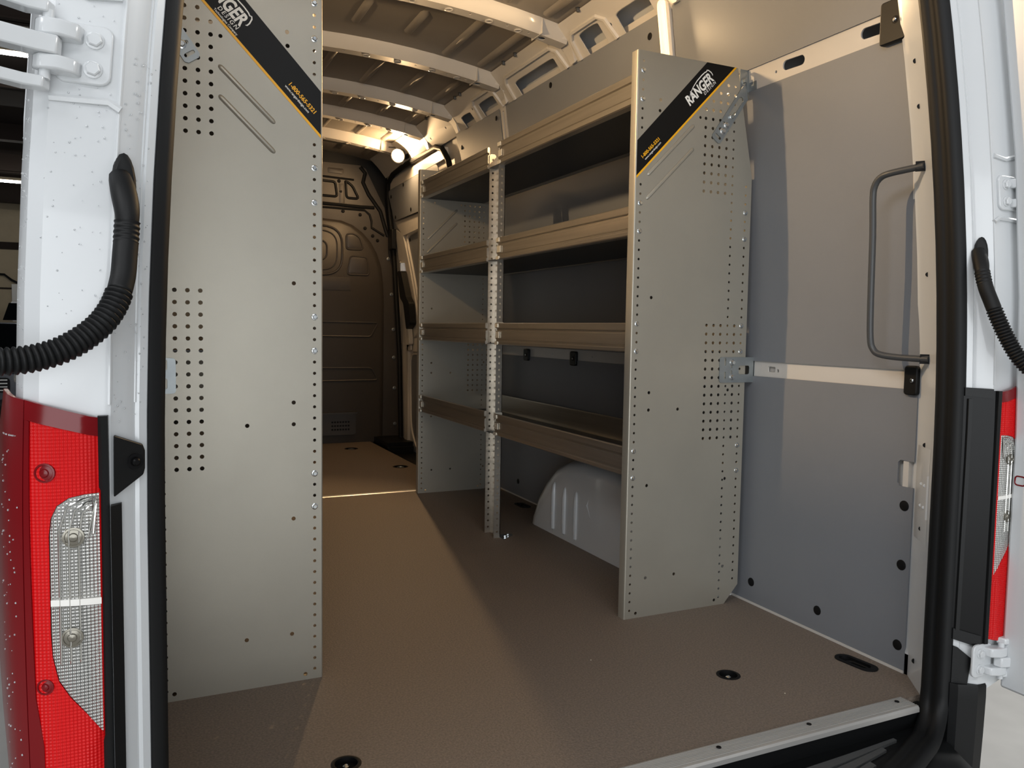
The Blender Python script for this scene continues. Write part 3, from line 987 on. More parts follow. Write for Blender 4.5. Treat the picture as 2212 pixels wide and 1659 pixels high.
    sl = [rrect(0.7555, 0.730, 0.007, 0.022, 0.0033, 3), rrect(0.7555, 0.690, 0.007, 0.022, 0.0033, 3), rrect(0.779, 0.722, 0.006, 0.02, 0.0028, 3),
          rrect(0.779, 0.695, 0.006, 0.02, 0.0028, 3), rrect(0.826, 0.706, 0.040, 0.026, 0.006, 4)]
    plate(mb, [(0.742, 0.669), (0.867, 0.669), (0.867, 0.744), (0.742, 0.744), (0.738, 0.7425), (0.7355, 0.738), (0.7355, 0.675), (0.738, 0.6705)], sl, 0.0025, lambda u, v, w: P(u, -0.0035 + w, v))
    mb.box(P(0.8615, -0.0035, 0.669), P(0.864, 0.05, 0.744))
    br = obj('wall_bracket', mb, 'zinc', U)
    for x, z in ((0.780, 0.7285), (0.7805, 0.6855)):
        mb = MB()
        hexbolt(mb, P(x, -0.0035, z), (0, -1, 0), 0.0068, 0.007)
        obj('bolt', mb, 'bolt', br)
    th = math.radians(55)
    cx, cz, Lb, Wb = 0.752, 1.446, 0.205, 0.036
    loc = lambda a, b: (cx + a * math.cos(th) - b * math.sin(th), cz + a * math.sin(th) + b * math.cos(th))
    r1 = [loc(a, b) for a, b in [(-Lb / 2 + 0.006, -Wb / 2), (Lb / 2 - 0.035, -Wb / 2), (Lb / 2 - 0.006, Wb / 2 - 0.004), (Lb / 2 - 0.012, Wb / 2), (-Lb / 2 + 0.006, Wb / 2), (-Lb / 2, Wb / 2 - 0.006), (-Lb / 2, -Wb / 2 + 0.006)]]
    slots = [[loc(a, b) for a, b in rrect(a0, 0.0, w_, h_, min(w_, h_) / 2 - 1e-4, 3)] for a0, w_, h_ in ((-0.088, 0.008, 0.024), (-0.066, 0.008, 0.024), (-0.044, 0.008, 0.024), (0.020, 0.075, 0.017))]
    mb = MB()
    plate(mb, r1, slots, 0.0025, lambda u, v, w: P(u, -0.0035 + w, v))
    a, b = loc(Lb / 2 - 0.03, -Wb / 2), loc(Lb / 2 - 0.006, Wb / 2)
    mb.prism([a, b, (b[0] + 0.002, b[1]), (a[0] + 0.002, a[1])], lambda u, v, w: P(u, w, v), -0.0035, 0.03)
    br = obj('diagonal_bracket', mb, 'zinc', U)
    for t in (-0.066, -0.044, -0.012):
        x, z = loc(t, -0.003)
        mb = MB()
        hexbolt(mb, P(x, -0.0035, z), (0, -1, 0), 0.0068 if t != -0.012 else 0.005, 0.007)
        obj('bolt', mb, 'bolt', br)
    mb = MB()
    zc_ = 1.548
    mb.box(P(0.785, 0.010, 1.515), P(W(zc_) + 0.006, 0.0125, 1.578))
    mb.box(P(W(zc_) + 0.001, -0.02, 1.518), P(W(zc_) + 0.004, 0.03, 1.575))
    hexbolt(mb, P(0.80, 0.010, 1.545), (0, -1, 0), 0.008, 0.008)
    obj('rail_angle', mb, 'zinc', br)
    return U

shelving_unit(1, 0.0, 'grey steel shelving unit with open aluminium-lipped shelves over the ribbed wheel arch')
shelving_unit(-1, -0.0435, 'grey perforated shelving unit end panel standing beside the large red tail light')

# ================================================================== WHEEL ARCHES
def wheel_arch(s, label):
    T_ = thing('wheel_arch', label, 'wheel arch', (s * 0.77, 0.58, 0.0))
    pr = [(1.140, 0.0), (1.128, 0.045), (1.085, 0.130), (1.02, 0.208), (0.94, 0.270), (0.85, 0.305), (0.72, 0.322), (0.50, 0.322), (0.34, 0.300), (0.22, 0.255), (0.13, 0.185), (0.075, 0.10), (0.055, 0.0)]
    secs = []
    for x, k, dz in ((0.858, 1.0, 0.012), (0.80, 1.0, 0.010), (0.745, 0.995, 0.002), (0.715, 0.985, -0.008), (0.698, 0.97, -0.022), (0.688, 0.945, -0.045), (0.684, 0.90, -0.085), (0.6835, 0.70, -0.16)):
        cy = 0.60
        secs.append([(s * x, cy + (y - cy) * k, max(0.0, z + dz * min(1, z / 0.2)) if z > 0 else 0.0) for y, z in pr])
    mb = MB()
    mb.sections(secs)
    shell = obj('arch_shell', mb, 'liner2', T_, angle=40)
    for y in (0.915, 0.825, 0.735):
        mb = MB()
        mb.tube([(s * 0.687, y, 0.020), (s * 0.6835, y, 0.026), (s * 0.6835, y, 0.08), (s * 0.684, y - 0.001, 0.17), (s * 0.6865, y - 0.001, 0.20), (s * 0.691, y - 0.001, 0.212)], 0.009, 8, radii=[0.004, 0.009, 0.010, 0.010, 0.008, 0.004])
        obj('pressed_rib', mb, 'liner2', T_)
    mb = MB()
    mb.tube([(s * 0.690, 1.085, 0.03), (s * 0.694, 1.055, 0.09), (s * 0.70, 1.01, 0.155), (s * 0.712, 0.96, 0.215)], 0.008, 8, radii=[0.004, 0.008, 0.008, 0.003])
    obj('pressed_rib', mb, 'liner2', T_)
    mb = MB()
    mb.tube([(s * 0.688, 0.63, 0.13), (s * 0.685, 0.655, 0.17), (s * 0.690, 0.64, 0.205), (s * 0.696, 0.60, 0.215), (s * 0.690, 0.52, 0.19)], 0.005, 8)
    obj('pressed_bead', mb, 'liner2', T_)
    return T_
M['liner2'] = mat('wheel_arch_paint', (214, 217, 219), 0.34, coat=0.3, var=0.02)
wheel_arch(1, 'pale grey wheel arch with vertical pressed ribs under the lowest shelf')

# ================================================================== FLOOR TIE-DOWNS
def tie_round():
    t = thing('floor_tie_down', '', 'tie-down', (0, 0, 0))
    mb = MB()
    mb.lathe([(0.0215, -0.012), (0.0215, 0.0012), (0.024, 0.0022), (0.0285, 0.0008), (0.0285, 0.0002), (0.0222, 0.0002), (0.0222, -0.012)], (0, 0, 0), (0, 0, 1), 28)
    obj('rim', mb, 'black_or_shade', t)
    mb = MB()
    mb.lathe([(0.0222, -0.010), (0.021, -0.016), (0.016, -0.020), (0.0, -0.021)], (0, 0, 0), (0, 0, 1), 24)
    obj('cup', mb, 'black_or_shade', t)
    mb = MB()
    mb.lathe([(0.008, -0.021), (0.008, -0.008), (0.0065, -0.004), (0.003, -0.002), (0.0, -0.003)], (0, 0, 0), (0, 0, 1), 12)
    obj('stud', mb, 'bolt', t)
    return t
def tie_long():
    t = thing('floor_tie_down', '', 'tie-down', (0, 0, 0))
    mb = MB()
    plate(mb, stadium(0, 0, 0.112, 0.050, 0), [stadium(0.004, 0, 0.084, 0.030, 0)], 0.0022, lambda u, v, w: (u, v, 0.0004 + w))
    obj('rim', mb, 'black_or_shade', t)
    mb = MB()
    a, b = stadium(0, 0, 0.093, 0.0345, 0), stadium(0, 0, 0.074, 0.022, 0)
    mb.sections([[(u, v, 0.0005) for u, v in a], [(u, v, -0.012) for u, v in a], [(u, v, -0.020) for u, v in b]], caps=True)
    mb.f = [f for f in mb.f if not (len(f) == len(a) and f[0] == 0)]
    obj('cup', mb, 'black_or_shade', t)
    mb = MB()
    mb.tube([(x * 1.0, y, -0.006) for x, y in stadium(-0.004, 0, 0.058, 0.022, 0)], 0.0035, 8, closed=True)
    obj('lashing_ring', mb, 'plastic', t)
    return t
def tie_flat():
    t = thing('floor_tie_down', '', 'tie-down', (0, 0, 0))
    mb = MB()
    mb.lathe([(0.037, -0.012), (0.037, 0.0012), (0.039, 0.002), (0.046, 0.0008), (0.046, 0.0002), (0.038, 0.0002), (0.038, -0.012)], (0, 0, 0), (0, 0, 1), 28)
    obj('rim', mb, 'black_or_shade', t)
    mb = MB()
    mb.lathe([(0.038, -0.010), (0.034, -0.016), (0.0, -0.017)], (0, 0, 0), (0, 0, 1), 24)
    obj('cup', mb, 'black_or_shade', t)
    mb = MB()
    mb.tube([(0.02 * math.cos(a), 0.02 * math.sin(a), -0.006) for a in [2 * PI * i / 16 for i in range(16)]], 0.004, 8, closed=True)
    obj('lashing_ring', mb, 'zinc', t)
    return t
def place(first, spots, labels):
    for i, sp in enumerate(spots):
        rot = sp[2] if len(sp) > 2 else 0.0
        o = first if i == 0 else copy_tree(first, (0, 0, 0))
        o.location = (sp[0], sp[1], 0)
        o.rotation_euler = (0, 0, rot)
        o['label'] = labels[i]
        o['group'] = 'floor tie-downs'
place(tie_round(), TD_ROUND, ['round black tie-down cup with a steel stud midway along the sill strip floor',
                              'round black tie-down cup in front of the sticker-marked panel beside the tail light'])
place(tie_long(), [TD_LONG[0], TD_LONG[2]], ['long oval black tie-down recess beside the wall below the grab handle',
                              'oval black tie-down recess tucked behind the ribbed wheel arch'])
place(tie_flat(), TD_FLAT[:2], ['wide black tie-down dish near the sliding door step',
                                'small-looking black tie-down dish close to the front partition'])

# ================================================================== GRAB HANDLE, RAIL CLIPS
t = thing('grab_handle', 'dark grey tubular grab handle on the white door jamb', 'handle', (0.80, -0.6, 0.76))
def jamb(zz, f):      # a point on the slanted jamb face
    return Vector(D(0.862, -0.575, zz)).lerp(Vector(D(0.802, -0.655, zz)), f)
jn = Vector((-0.8, -0.6, 0)).normalized()
a0, a1 = jamb(0.763, 0.55) + jn * 0.007, jamb(1.196, 0.55) + jn * 0.007
path = [a0, a0.lerp(Vector((0.792, -0.50, 0.766)), 0.55), Vector((0.793, -0.512, 0.770)), Vector((0.790, -0.494, 0.782)), Vector((0.788, -0.486, 0.81)), Vector((0.786, -0.484, 0.90)), Vector((0.783, -0.484, 1.05)),
        Vector((0.778, -0.484, 1.14)), Vector((0.776, -0.490, 1.168)), Vector((0.776, -0.505, 1.184)), Vector((0.778, -0.53, 1.190)), a1.lerp(Vector((0.778, -0.53, 1.190)), 0.3), a1]
sm = []
for i in range(len(path) - 1):
    for k in range(4):
        p0, p1, p2, p3 = path[max(0, i - 1)], path[i], path[i + 1], path[min(len(path) - 1, i + 2)]
        u = k / 4
        sm.append(0.5 * ((2 * p1) + (p2 - p0) * u + (2 * p0 - 5 * p1 + 4 * p2 - p3) * u * u + (3 * p1 - p0 - 3 * p2 + p3) * u ** 3))
sm.append(path[-1])
mb = MB()
mb.tube(sm, 0.0078, 12)
obj('grip_tube', mb, 'tubegrey', t)
jy = Vector((0.6, -0.8, 0))
for p in (a0, a1):
    mb = MB()
    c = p - jn * 0.004 + jy * 0.006
    q = [c + jy * u + Vector((0, 0, v)) for u, v in ((-0.024, -0.011), (0.026, -0.011), (0.026, 0.011), (-0.024, 0.011))]
    mb.sections([[x - jn * 0.002 for x in q], [x + jn * 0.004 for x in q]])
    tab = obj('mounting_tab', mb, 'black_or_shade', t)
    mb = MB()
    mb.lathe([(0.0085, 0.004), (0.0085, 0.006), (0.006, 0.009), (0.003, 0.0095), (0.0, 0.008)], c + jy * 0.008, jn, 16)
    obj('screw', mb, 'bolt', tab)

def rail_clip(y, z, h, label, x=None, w=0.05, group='black clips on the wall rails'):
    x = W(z) if x is None else x
    t = thing('rail_clip', label, 'clip', (x, y, z - h / 2), group)
    mb = MB()
    mb.prism(rrect(y, z, w, h, 0.008, 4), lambda u, v, ww: (x - 0.001 - ww, u, v), 0.0, 0.014)
    obj('clip_body', mb, 'plastic', t, bevel=0.003)
    mb = MB()
    mb.lathe([(0.009, 0.014), (0.009, 0.0155), (0.006, 0.016)], (x, y - 0.006, z), (-1, 0, 0), 14)
    obj('washer', mb, 'black_or_shade', t)
    mb = MB()
    mb.lathe([(0.005, 0.014), (0.005, 0.018), (0.003, 0.0195), (0, 0.0195)], (x, y - 0.006, z), (-1, 0, 0), 12)
    obj('screw', mb, 'bolt', t)
rail_clip(-0.495, 1.550, 0.100, 'black clip at the end of the slotted rail above the grab handle', w=0.075)
rail_clip(-0.552, 0.710, 0.070, 'black clip at the end of the plain rail below the grab handle', w=0.036)
rail_clip(1.54, 0.696, 0.055, 'black hook clip on the rail behind the shelves by the perforated post')
rail_clip(1.085, 0.696, 0.060, 'black hook clip on the rail behind the shelves above the wheel arch')

# ================================================================== LAMPS
def wall_lamp(s, label, energy):
    y, z = 0.376, 1.800
    t = thing('wall_lamp', label, 'lamp', (s * W(z), y, z), 'warm oval wall lamps')
    base = Vector((s * W(z), y, z))
    tilt = (W(z + 0.09) - W(z - 0.09)) / 0.18
    fn = lambda u, v, w: (s * (W(z) + tilt * (v - z) - w), u, v)
    mb = MB()
    a, b = rrect(y, z, 0.062, 0.235, 0.030, 6), rrect(y, z, 0.050, 0.220, 0.0248, 6)
    mb.sections([[fn(u, v, -0.004) for u, v in a], [fn(u, v, 0.012) for u, v in a], [fn(u, v, 0.017) for u, v in b]])
    obj('housing', mb, 'inner', t)
    mb = MB()
    a, b, c = rrect(y, z, 0.044, 0.205, 0.0218, 6), rrect(y, z, 0.036, 0.195, 0.0178, 6), rrect(y, z, 0.016, 0.17, 0.0078, 6)
    mb.sections([[fn(u, v, 0.0165) for u, v in a], [fn(u, v, 0.022) for u, v in b], [fn(u, v, 0.025) for u, v in c]])
    obj('lens', mb, 'warm', t)
    for k in (0.75, 0.5, 0.28):
        mb = MB()
        mb.tube([fn(u, v, 0.0245) for u, v in rrect(y, z, 0.034 * k, 0.19 * (0.35 + 0.65 * k), 0.0165 * k, 5)], 0.0012, 6, closed=True)
        obj('lens_ring', mb, 'warm', t)
    d = bpy.data.lights.new('lamp_glow', 'AREA')
    d.shape = 'ELLIPSE'; d.size = 0.022; d.size_y = 0.075
    d.energy = energy
    d.color = (1.0, 0.68, 0.36)
    o = bpy.data.objects.new('lamp_glow' if s > 0 else 'wall_lamp_left_offscreen', d)
    COL.objects.link(o)
    o.parent = t
    o.location = (-s * 0.034, -0.004, -0.012)
    o.rotation_euler = Vector((-s, -0.25, -0.1)).to_track_quat('-Z', 'Y').to_euler()
wall_lamp(1, 'lit warm oval lamp on the wall above the sticker-marked shelf panel', 13)
wall_lamp(-1, 'lit warm oval lamp high on the opposite wall behind the perforated panel', 18)

def spot_lamp():
    c = Vector((0.688, 3.085, 1.897))
    ax = Vector((-0.80, -1.0, -0.55)).normalized()
    t = thing('work_light', 'small bright spot lamp hanging from the roof by the front partition', 'lamp', c)
    mb = MB()
    mb.lathe([(0.0, -0.045), (0.022, -0.045), (0.034, -0.030), (0.043, -0.004), (0.046, 0.010), (0.046, 0.020), (0.041, 0.020), (0.040, 0.008)], c, ax, 18)
    obj('housing', mb, 'plastic', t)
    mb = MB()
    mb.lathe([(0.0405, 0.006), (0.040, 0.016), (0.030, 0.021), (0.0, 0.023)], c, ax, 18)
    obj('lens', mb, 'spotlens', t)
    mb = MB()
    mb.prism(rpoly([(3.06, 1.885), (3.15, 1.885), (3.19, 1.93), (3.16, 1.975), (3.06, 1.96)], 0.02), lambda u, v, w: (0.742 + w - (v - 1.9) * 0.3, u, v), 0.0, 0.006)
    mb.box((0.685, 3.10, 1.932), (0.742, 3.125, 1.938))
    mb.box((0.683, 3.10, 1.900), (0.689, 3.125, 1.938))
    obj('mounting_bracket', mb, 'plastic', t)
    mb = MB()
    mb.tube([(0.70, 3.12, 1.90), (0.68, 3.14, 1.955), (0.64, 3.20, 1.965), (0.62, 3.285, 1.955), (0.50, 3.285, 1.965), (0.20, 3.287, 1.985), (-0.2, 3.285, 1.99)], 0.003, 6)
    obj('cable', mb, 'rubber', t)
    for kind, e in (('SPOT', SPOT_E), ('POINT', SPOT_E * 0.20)):
        d = bpy.data.lights.new('spot_glow', kind)
        d.energy = e
        d.color = (1.0, 0.64, 0.32)
        d.shadow_soft_size = 0.02
        if kind == 'SPOT':
            d.spot_size = math.radians(94)
            d.spot_blend = 0.5
        o = bpy.data.objects.new('spot_glow', d)
        COL.objects.link(o)
        o.parent = t
        o.location = ax * 0.05
        o.rotation_euler = ax.to_track_quat('-Z', 'Y').to_euler()
SPOT_E = 56
M['spotlens'] = mat('spot_lens', (255, 240, 210), 0.3, emit=(1.0, 0.78, 0.45), estr=30.0)
spot_lamp()

# ================================================================== TAIL LIGHTS
LSP = [(-0.004, 0.8475, -0.766), (0.0, 0.849, -0.772), (0.003, 0.8505, -0.7775), (0.006, 0.8535, -0.7795), (0.03, 0.877, -0.781), (0.055, 0.902, -0.780), (0.072, 0.919, -0.775), (0.085, 0.930, -0.7675),
       (0.098, 0.938, -0.757), (0.118, 0.9455, -0.740), (0.145, 0.951, -0.716), (0.18, 0.9555, -0.684), (0.23, 0.962, -0.636)]
LA = [p[0] for p in LSP]
def lens_map(s, off=0.0, bulge=0.0):
    def fn(u, v, w):
        x = float(np.interp(u, LA, [p[1] for p in LSP])); y = float(np.interp(u, LA, [p[2] for p in LSP]))
        x2 = float(np.interp(u + 0.002, LA, [p[1] for p in LSP])); y2 = float(np.interp(u + 0.002, LA, [p[2] for p in LSP]))
        d = Vector((x2 - x, y2 - y)).normalized()
        n = Vector((d.y, -d.x))
        k = off + w
        b = bulge * max(0.0, 1 - ((v - 0.46) / 0.32) ** 2) * (u / 0.2)
        p = D(x + n.x * k + b, y + n.y * k, v)
        return (s * p[0], p[1], p[2])
    return fn
def tail_light(s, label):
    t = thing('tail_light', label, 'tail light', (s * 0.91, -0.76, 0.16), 'tail lights')
    fn = lens_map(s, bulge=0.012)
    mb = MB()
    mb.prism([(0.8387, -0.760), (0.8395, -0.777), (0.8465, -0.7795), (0.8505, -0.777), (0.8505, -0.755)], lambda u, v, w: (s * u, v, w), 0.155, 0.702)
    obj('housing', mb, 'plastic', t)
    clr_u = rpoly([(0.004, 0.476), (0.0535, 0.480), (0.0535, 0.604), (0.004, 0.607)], 0.026, 6)
    clr_u = [(0.004, 0.477), (0.0535, 0.481), (0.0535, 0.560), (0.052, 0.580), (0.046, 0.595), (0.034, 0.604), (0.020, 0.607), (0.004, 0.608)]
    clr_l = [(0.004, 0.306), (0.020, 0.334), (0.036, 0.358), (0.047, 0.380), (0.0525, 0.41), (0.0535, 0.44), (0.0535, 0.473), (0.004, 0.469)]
    hole = [(0.004, 0.3055), (0.020, 0.3335), (0.0365, 0.3575), (0.0477, 0.3795), (0.0532, 0.41), (0.0542, 0.44), (0.0542, 0.560), (0.0526, 0.5805), (0.0464, 0.5957), (0.0342, 0.6047), (0.020, 0.6077), (0.0038, 0.6085)]
    red = [(0.0, 0.165), (0.030, 0.160), (0.0795, 0.172), (0.0795, 0.7235), (0.0, 0.6985)]
    mb = MB()
    plate(mb, densify(red, 0.02), [hole], 0.003, fn, step=0.013)
    rl = obj('red_lens', mb, 'red', t, angle=60)
    mb = MB()
    plate(mb, [(0.080, 0.178), (0.145, 0.20), (0.22, 0.30), (0.225, 0.55), (0.20, 0.69), (0.145, 0.733), (0.080, 0.7235)], [], 0.0045, fn, step=0.014)
    obj('side_lens', mb, 'dred', t, angle=60)
    mb = MB()
    plate(mb, [(0.0, 0.676), (0.0795, 0.700), (0.0795, 0.7235), (0.0, 0.6985)], [], 0.0042, fn, step=0.013)
    obj('top_rim', mb, 'dred', rl, angle=60)
    mb = MB()
    plate(mb, [(0.064, 0.165), (0.0795, 0.172), (0.0795, 0.70), (0.0735, 0.698), (0.0705, 0.36), (0.064, 0.30)], [], 0.0038, fn, step=0.013)
    obj('side_rim', mb, 'dred', rl, angle=60)
    for pol in (clr_u, clr_l):
        mb = MB()
        plate(mb, densify(pol, 0.012), [], 0.003, lens_map(s, -0.001, 0.012), step=0.0125)
        cl = obj('clear_lens', mb, 'clear', t, angle=60)
    mb = MB()
    plate(mb, [(0.004, 0.4695), (0.0535, 0.4735), (0.0535, 0.481), (0.004, 0.4775)], [], 0.0036, fn, step=0.012)
    obj('divider_bar', mb, 'wprint', t)
    # concentric moulded lines in the clear window
    for k, m_ in ((0.82, 'chrome'), (0.62, 'chrome'), (0.42, 'chrome')):
        mb = MB()
        pts = [(0.004 + 0.0495 * k, 0.40), (0.004 + 0.0495 * k, 0.55 + 0.02 * k), (0.004 + 0.040 * k, 0.577 + 0.02 * k), (0.004 + 0.020 * k, 0.584 + 0.022 * k), (0.006, 0.586 + 0.022 * k)]
        mb.tube([fn(u, v, 0.0028) for u, v in densify(pts, 0.012)[:-12] if v > 0.39], 0.0011, 5)
        obj('moulded_line', mb, m_, t)
    for u, v, m_, r in ((0.030, 0.556, 'bulb', 0.0125), (0.033, 0.432, 'bulb', 0.0125), (0.058, 0.636, 'dred', 0.012), (0.061, 0.374, 'dred', 0.010)):
        mb = MB()
        p, q = Vector(fn(u, v, 0.002)), Vector(fn(u, v, 0.003))
        mb.lathe([(r * 1.0, -0.001), (r * 0.98, 0.0014), (r * 0.80, 0.0016), (r * 0.74, 0.0006), (r * 0.45, 0.0010), (r * 0.35, 0.0024), (0.0, 0.0030)], p, q - p, 18)
        obj('bulb', mb, m_, t)
    return t
TL_L = tail_light(-1, 'large red tail light with clear centre window below the looping corrugated hose')
tail_light(1, 'slim-looking tail light beside the glossy black cover and lower door hinge')

# black covers between the jamb and the tail lights
JF = lambda s, k=0.0: (lambda u, v, w: D(s * u, -0.735 - (u - 0.797) * 0.79 - k - w, v))
mb = MB()
plate(mb, [(0.790, 0.168), (0.838, 0.150), (0.838, 0.702), (0.790, 0.706)], [], 0.005, JF(1), step=0.06)
t = thing('lamp_cover', 'glossy black cover strip between door seal and slim tail light', 'cover', (0.815, -0.75, 0.16))
cv = obj('cover_panel', mb, 'gloss', t) if 'gloss' in M else None
if cv is None:
    M['gloss'] = mat('gloss_black', (9, 9, 10), 0.35, spec=0.2)
    cv = obj('cover_panel', mb, 'gloss', t)
mb = MB()
plate(mb, [(0.793, 0.18), (0.799, 0.18), (0.801, 0.684), (0.795, 0.684)], [], 0.005, JF(1, 0.005), step=0.06)
obj('cover_ridge', mb, 'plastic', cv)
mb = MB()
plate(mb, [(0.790, 0.690), (0.833, 0.686), (0.833, 0.706), (0.790, 0.708)], [], 0.004, JF(1, 0.005), step=0.05)
obj('cover_lip', mb, 'plastic', cv)
mb = MB()
plate(mb, [(0.790, 0.160), (0.833, 0.146), (0.833, 0.172), (0.790, 0.184)], [], 0.004, JF(1, 0.005), step=0.05)
obj('cover_lip', mb, 'plastic', cv)
t = thing('lamp_bracket', 'black wedge-shaped plastic bracket with a bolt beside the large tail light', 'bracket', (-0.82, -0.76, 0.60))
mb = MB()
plate(mb, [(0.8345, 0.600), (0.833, 0.6005), (0.801, 0.622), (0.799, 0.630), (0.799, 0.652), (0.802, 0.661), (0.833, 0.6765), (0.8345, 0.677)], [], 0.010, JF(-1), step=0.03)
obj('wedge', mb, 'plastic', t, bevel=0.002)
mb = MB()
p = JF(-1)(0.811, 0.641, 0.010)
mb.lathe([(0.010, 0), (0.010, 0.003), (0.006, 0.003), (0.005, 0.008), (0.003, 0.010), (0, 0.010)], p, (0.3, -0.9, 0), 14)
obj('bolt', mb, 'gloss', t)
mb = MB()
for z0, z1 in ((0.590, 0.165), ):
    mb.sections([[JF(-1)(u, v, w) for u, w in ((0.826, 0.0), (0.826, 0.007), (0.838, 0.014), (0.838, 0.0))] for v in (z0, 0.45, 0.30, z1)])
obj('edge_gasket', mb, 'rubber', t)

# ================================================================== DOOR WIRING HOSES
def catmull(pts, n):
    P = [Vector(p) for p in pts]
    out = []
    for i in range(len(P) - 1):
        p0, p1, p2, p3 = P[max(0, i - 1)], P[i], P[i + 1], P[min(len(P) - 1, i + 2)]
        for k in range(n):
            u = k / n
            out.append(0.5 * ((2 * p1) + (p2 - p0) * u + (2 * p0 - 5 * p1 + 4 * p2 - p3) * u * u + (3 * p1 - p0 - 3 * p2 + p3) * u ** 3))
    out.append(P[-1])
    return out
def resample(P, step):
    out = [P[0]]
    acc = 0.0
    for a, b in zip(P, P[1:]):
        L = (b - a).length
        while acc + L >= step:
            f = (step - acc) / L
            a = a.lerp(b, f)
            out.append(a.copy())
            L = (b - a).length
            acc = 0.0
        acc += L
    return out
def hose(label, mount, ctrl, r, smooth_to, collar, axis):
    t = thing('wiring_hose', label, 'hose', mount)
    P = resample(catmull(ctrl, 24), 0.0011)
    n1, n2 = collar
    # moulded elbow with its oval flange
    mb = MB()
    m0 = Vector(mount)
    ax = Vector(axis).normalized()
    up = Vector((0, 0, 1))
    sd_ = up.cross(ax).normalized()
    ring = lambda d, a, b, dz=0: [m0 + ax * d + up * (math.sin(q) * a + dz) + sd_ * math.cos(q) * b for q in [2 * PI * i / 20 for i in range(20)]]
    mb.sections([ring(-0.002, 0.040, 0.014), ring(0.004, 0.040, 0.014), ring(0.006, 0.036, 0.011, -0.001)])
    obj('flange', mb, 'rubber', t)
    mb = MB()
    seg = P[:n1]
    mb.tube(seg, r, 14, radii=[r * (0.9 + 0.15 * math.sin(PI * i / len(seg))) for i in range(len(seg))])
    el = obj('elbow', mb, 'rubber', t)
    # collar rings, smooth sleeve and corrugated run
    per = 0.0066
    rad = []
    for i, p in enumerate(P[n1 - 1:]):
        d = i * 0.0011
        if d < 0.026:
            k = 0.96 + 0.09 * (0.5 + 0.5 * math.cos(2 * PI * d / per))
        elif d < smooth_to:
            k = 1.0
        else:
            k = 0.90 + 0.22 * (0.5 + 0.5 * math.cos(2 * PI * d / per)) ** 0.7
        rad.append(r * k)
    mb = MB()
    mb.tube(P[n1 - 1:], r, 14, radii=rad)
    obj('corrugated_tube', mb, 'rubber', t, angle=80)
    return t
hose('black corrugated wiring hose looping off the wet pillar above the large tail light', (-0.818, -0.7555, 0.985),
     [(-0.822, -0.755, 0.996), (-0.818, -0.770, 0.978), (-0.814, -0.783, 0.950), (-0.815, -0.787, 0.924), (-0.817, -0.793, 0.898), (-0.820, -0.802, 0.868), (-0.829, -0.817, 0.837), (-0.846, -0.833, 0.811), (-0.874, -0.848, 0.789),
      (-0.904, -0.858, 0.777), (-0.937, -0.868, 0.773), (-0.975, -0.878, 0.776), (-1.02, -0.888, 0.786)], 0.0142, 0.088, (62, 0), (0.35, -1, 0))
hose('black corrugated wiring hose on the pillar above the slim tail light', (0.805, -0.742, 0.985),
     [(0.801, -0.739, 0.996), (0.793, -0.752, 0.972), (0.782, -0.766, 0.944), (0.780, -0.776, 0.916), (0.784, -0.787, 0.886), (0.788, -0.800, 0.853), (0.796, -0.814, 0.817), (0.805, -0.830, 0.783), (0.815, -0.848, 0.757), (0.828, -0.868, 0.738)],
     0.0142, 0.082, (52, 0), (-0.6, -0.8, 0))

# ================================================================== DOOR HINGES
def hinge(s, zc, label, x0=0.853, big=True):
    low = zc < 0.5
    t = thing('door_hinge', label, 'hinge', D(s * (x0 + 0.025), -0.771, zc - 0.04), 'white door hinges')
    F = lambda u, v, w: D(s * u, -0.7695 - w, v)
    mb = MB()
    mb.prism(rrect(x0 + 0.0275, zc, 0.060, 0.072, 0.012, 4), F, -0.002, 0.005)
    pl = obj('base_plate', mb, 'white', t, bevel=0.002)
    for dz in (0.017, -0.018):
        mb = MB()
        p = F(x0 + 0.0175, zc + dz, 0.005)
        mb.lathe([(0.0105, 0), (0.0105, 0.002), (0.009, 0.0025)], p, (0, -1, 0), 18)
        mb.lathe([(0.0085, 0.002), (0.0085, 0.007), (0.007, 0.0082)], p, (0, -1, 0), 6)
        obj('bolt', mb, 'white', pl)
    mb = MB()
    for z0, z1 in ((0.010, 0.030), (-0.030, -0.012)):
        mb.prism([(x0 + 0.028, 0.002), (x0 + 0.034, 0.020), (x0 + 0.052, 0.030), (x0 + 0.072, 0.030), (x0 + 0.080, 0.020), (x0 + 0.072, 0.008), (x0 + 0.058, 0.002)], lambda u, v, w: F(u, zc + w, v), z0, z1)
    obj('knuckle', mb, 'white', t, bevel=0.003)
    mb = MB()
    mb.cyl(F(x0 + 0.066, zc - 0.040, 0.019), F(x0 + 0.066, zc + 0.040, 0.019), 0.0065, n=12)
    obj('pin', mb, 'white', t)
    mb = MB()
    mb.prism([(x0 + 0.050, 0.014), (x0 + 0.054, 0.030), (x0 + 0.075, 0.036), (x0 + 0.155, 0.075), (x0 + 0.165, 0.055), (x0 + 0.085, 0.012), (x0 + 0.062, 0.008)], lambda u, v, w: F(u, zc + w, v), -0.012, 0.010)
    for dz in (0.036, -0.052 if not low else -0.036):
        mb.prism([(x0 + 0.060, 0.010), (x0 + 0.066, 0.028), (x0 + 0.085, 0.032), (x0 + 0.155, 0.075), (x0 + 0.165, 0.06), (x0 + 0.09, 0.008)], lambda u, v, w: F(u, zc + w, v), dz, dz + 0.014)
    mb.box(F(x0 + 0.14, zc - (0.036 if low else 0.052), 0.052), F(x0 + 0.152, zc + 0.05, 0.07))
    obj('hinge_arm', mb, 'white', t, bevel=0.003)
    return t
hinge(-1, 1.138, 'white painted door hinge bolted to the wet pillar above the looping hose')
hinge(1, 1.118, 'white painted door hinge on the pillar above the hose of the slim tail light')
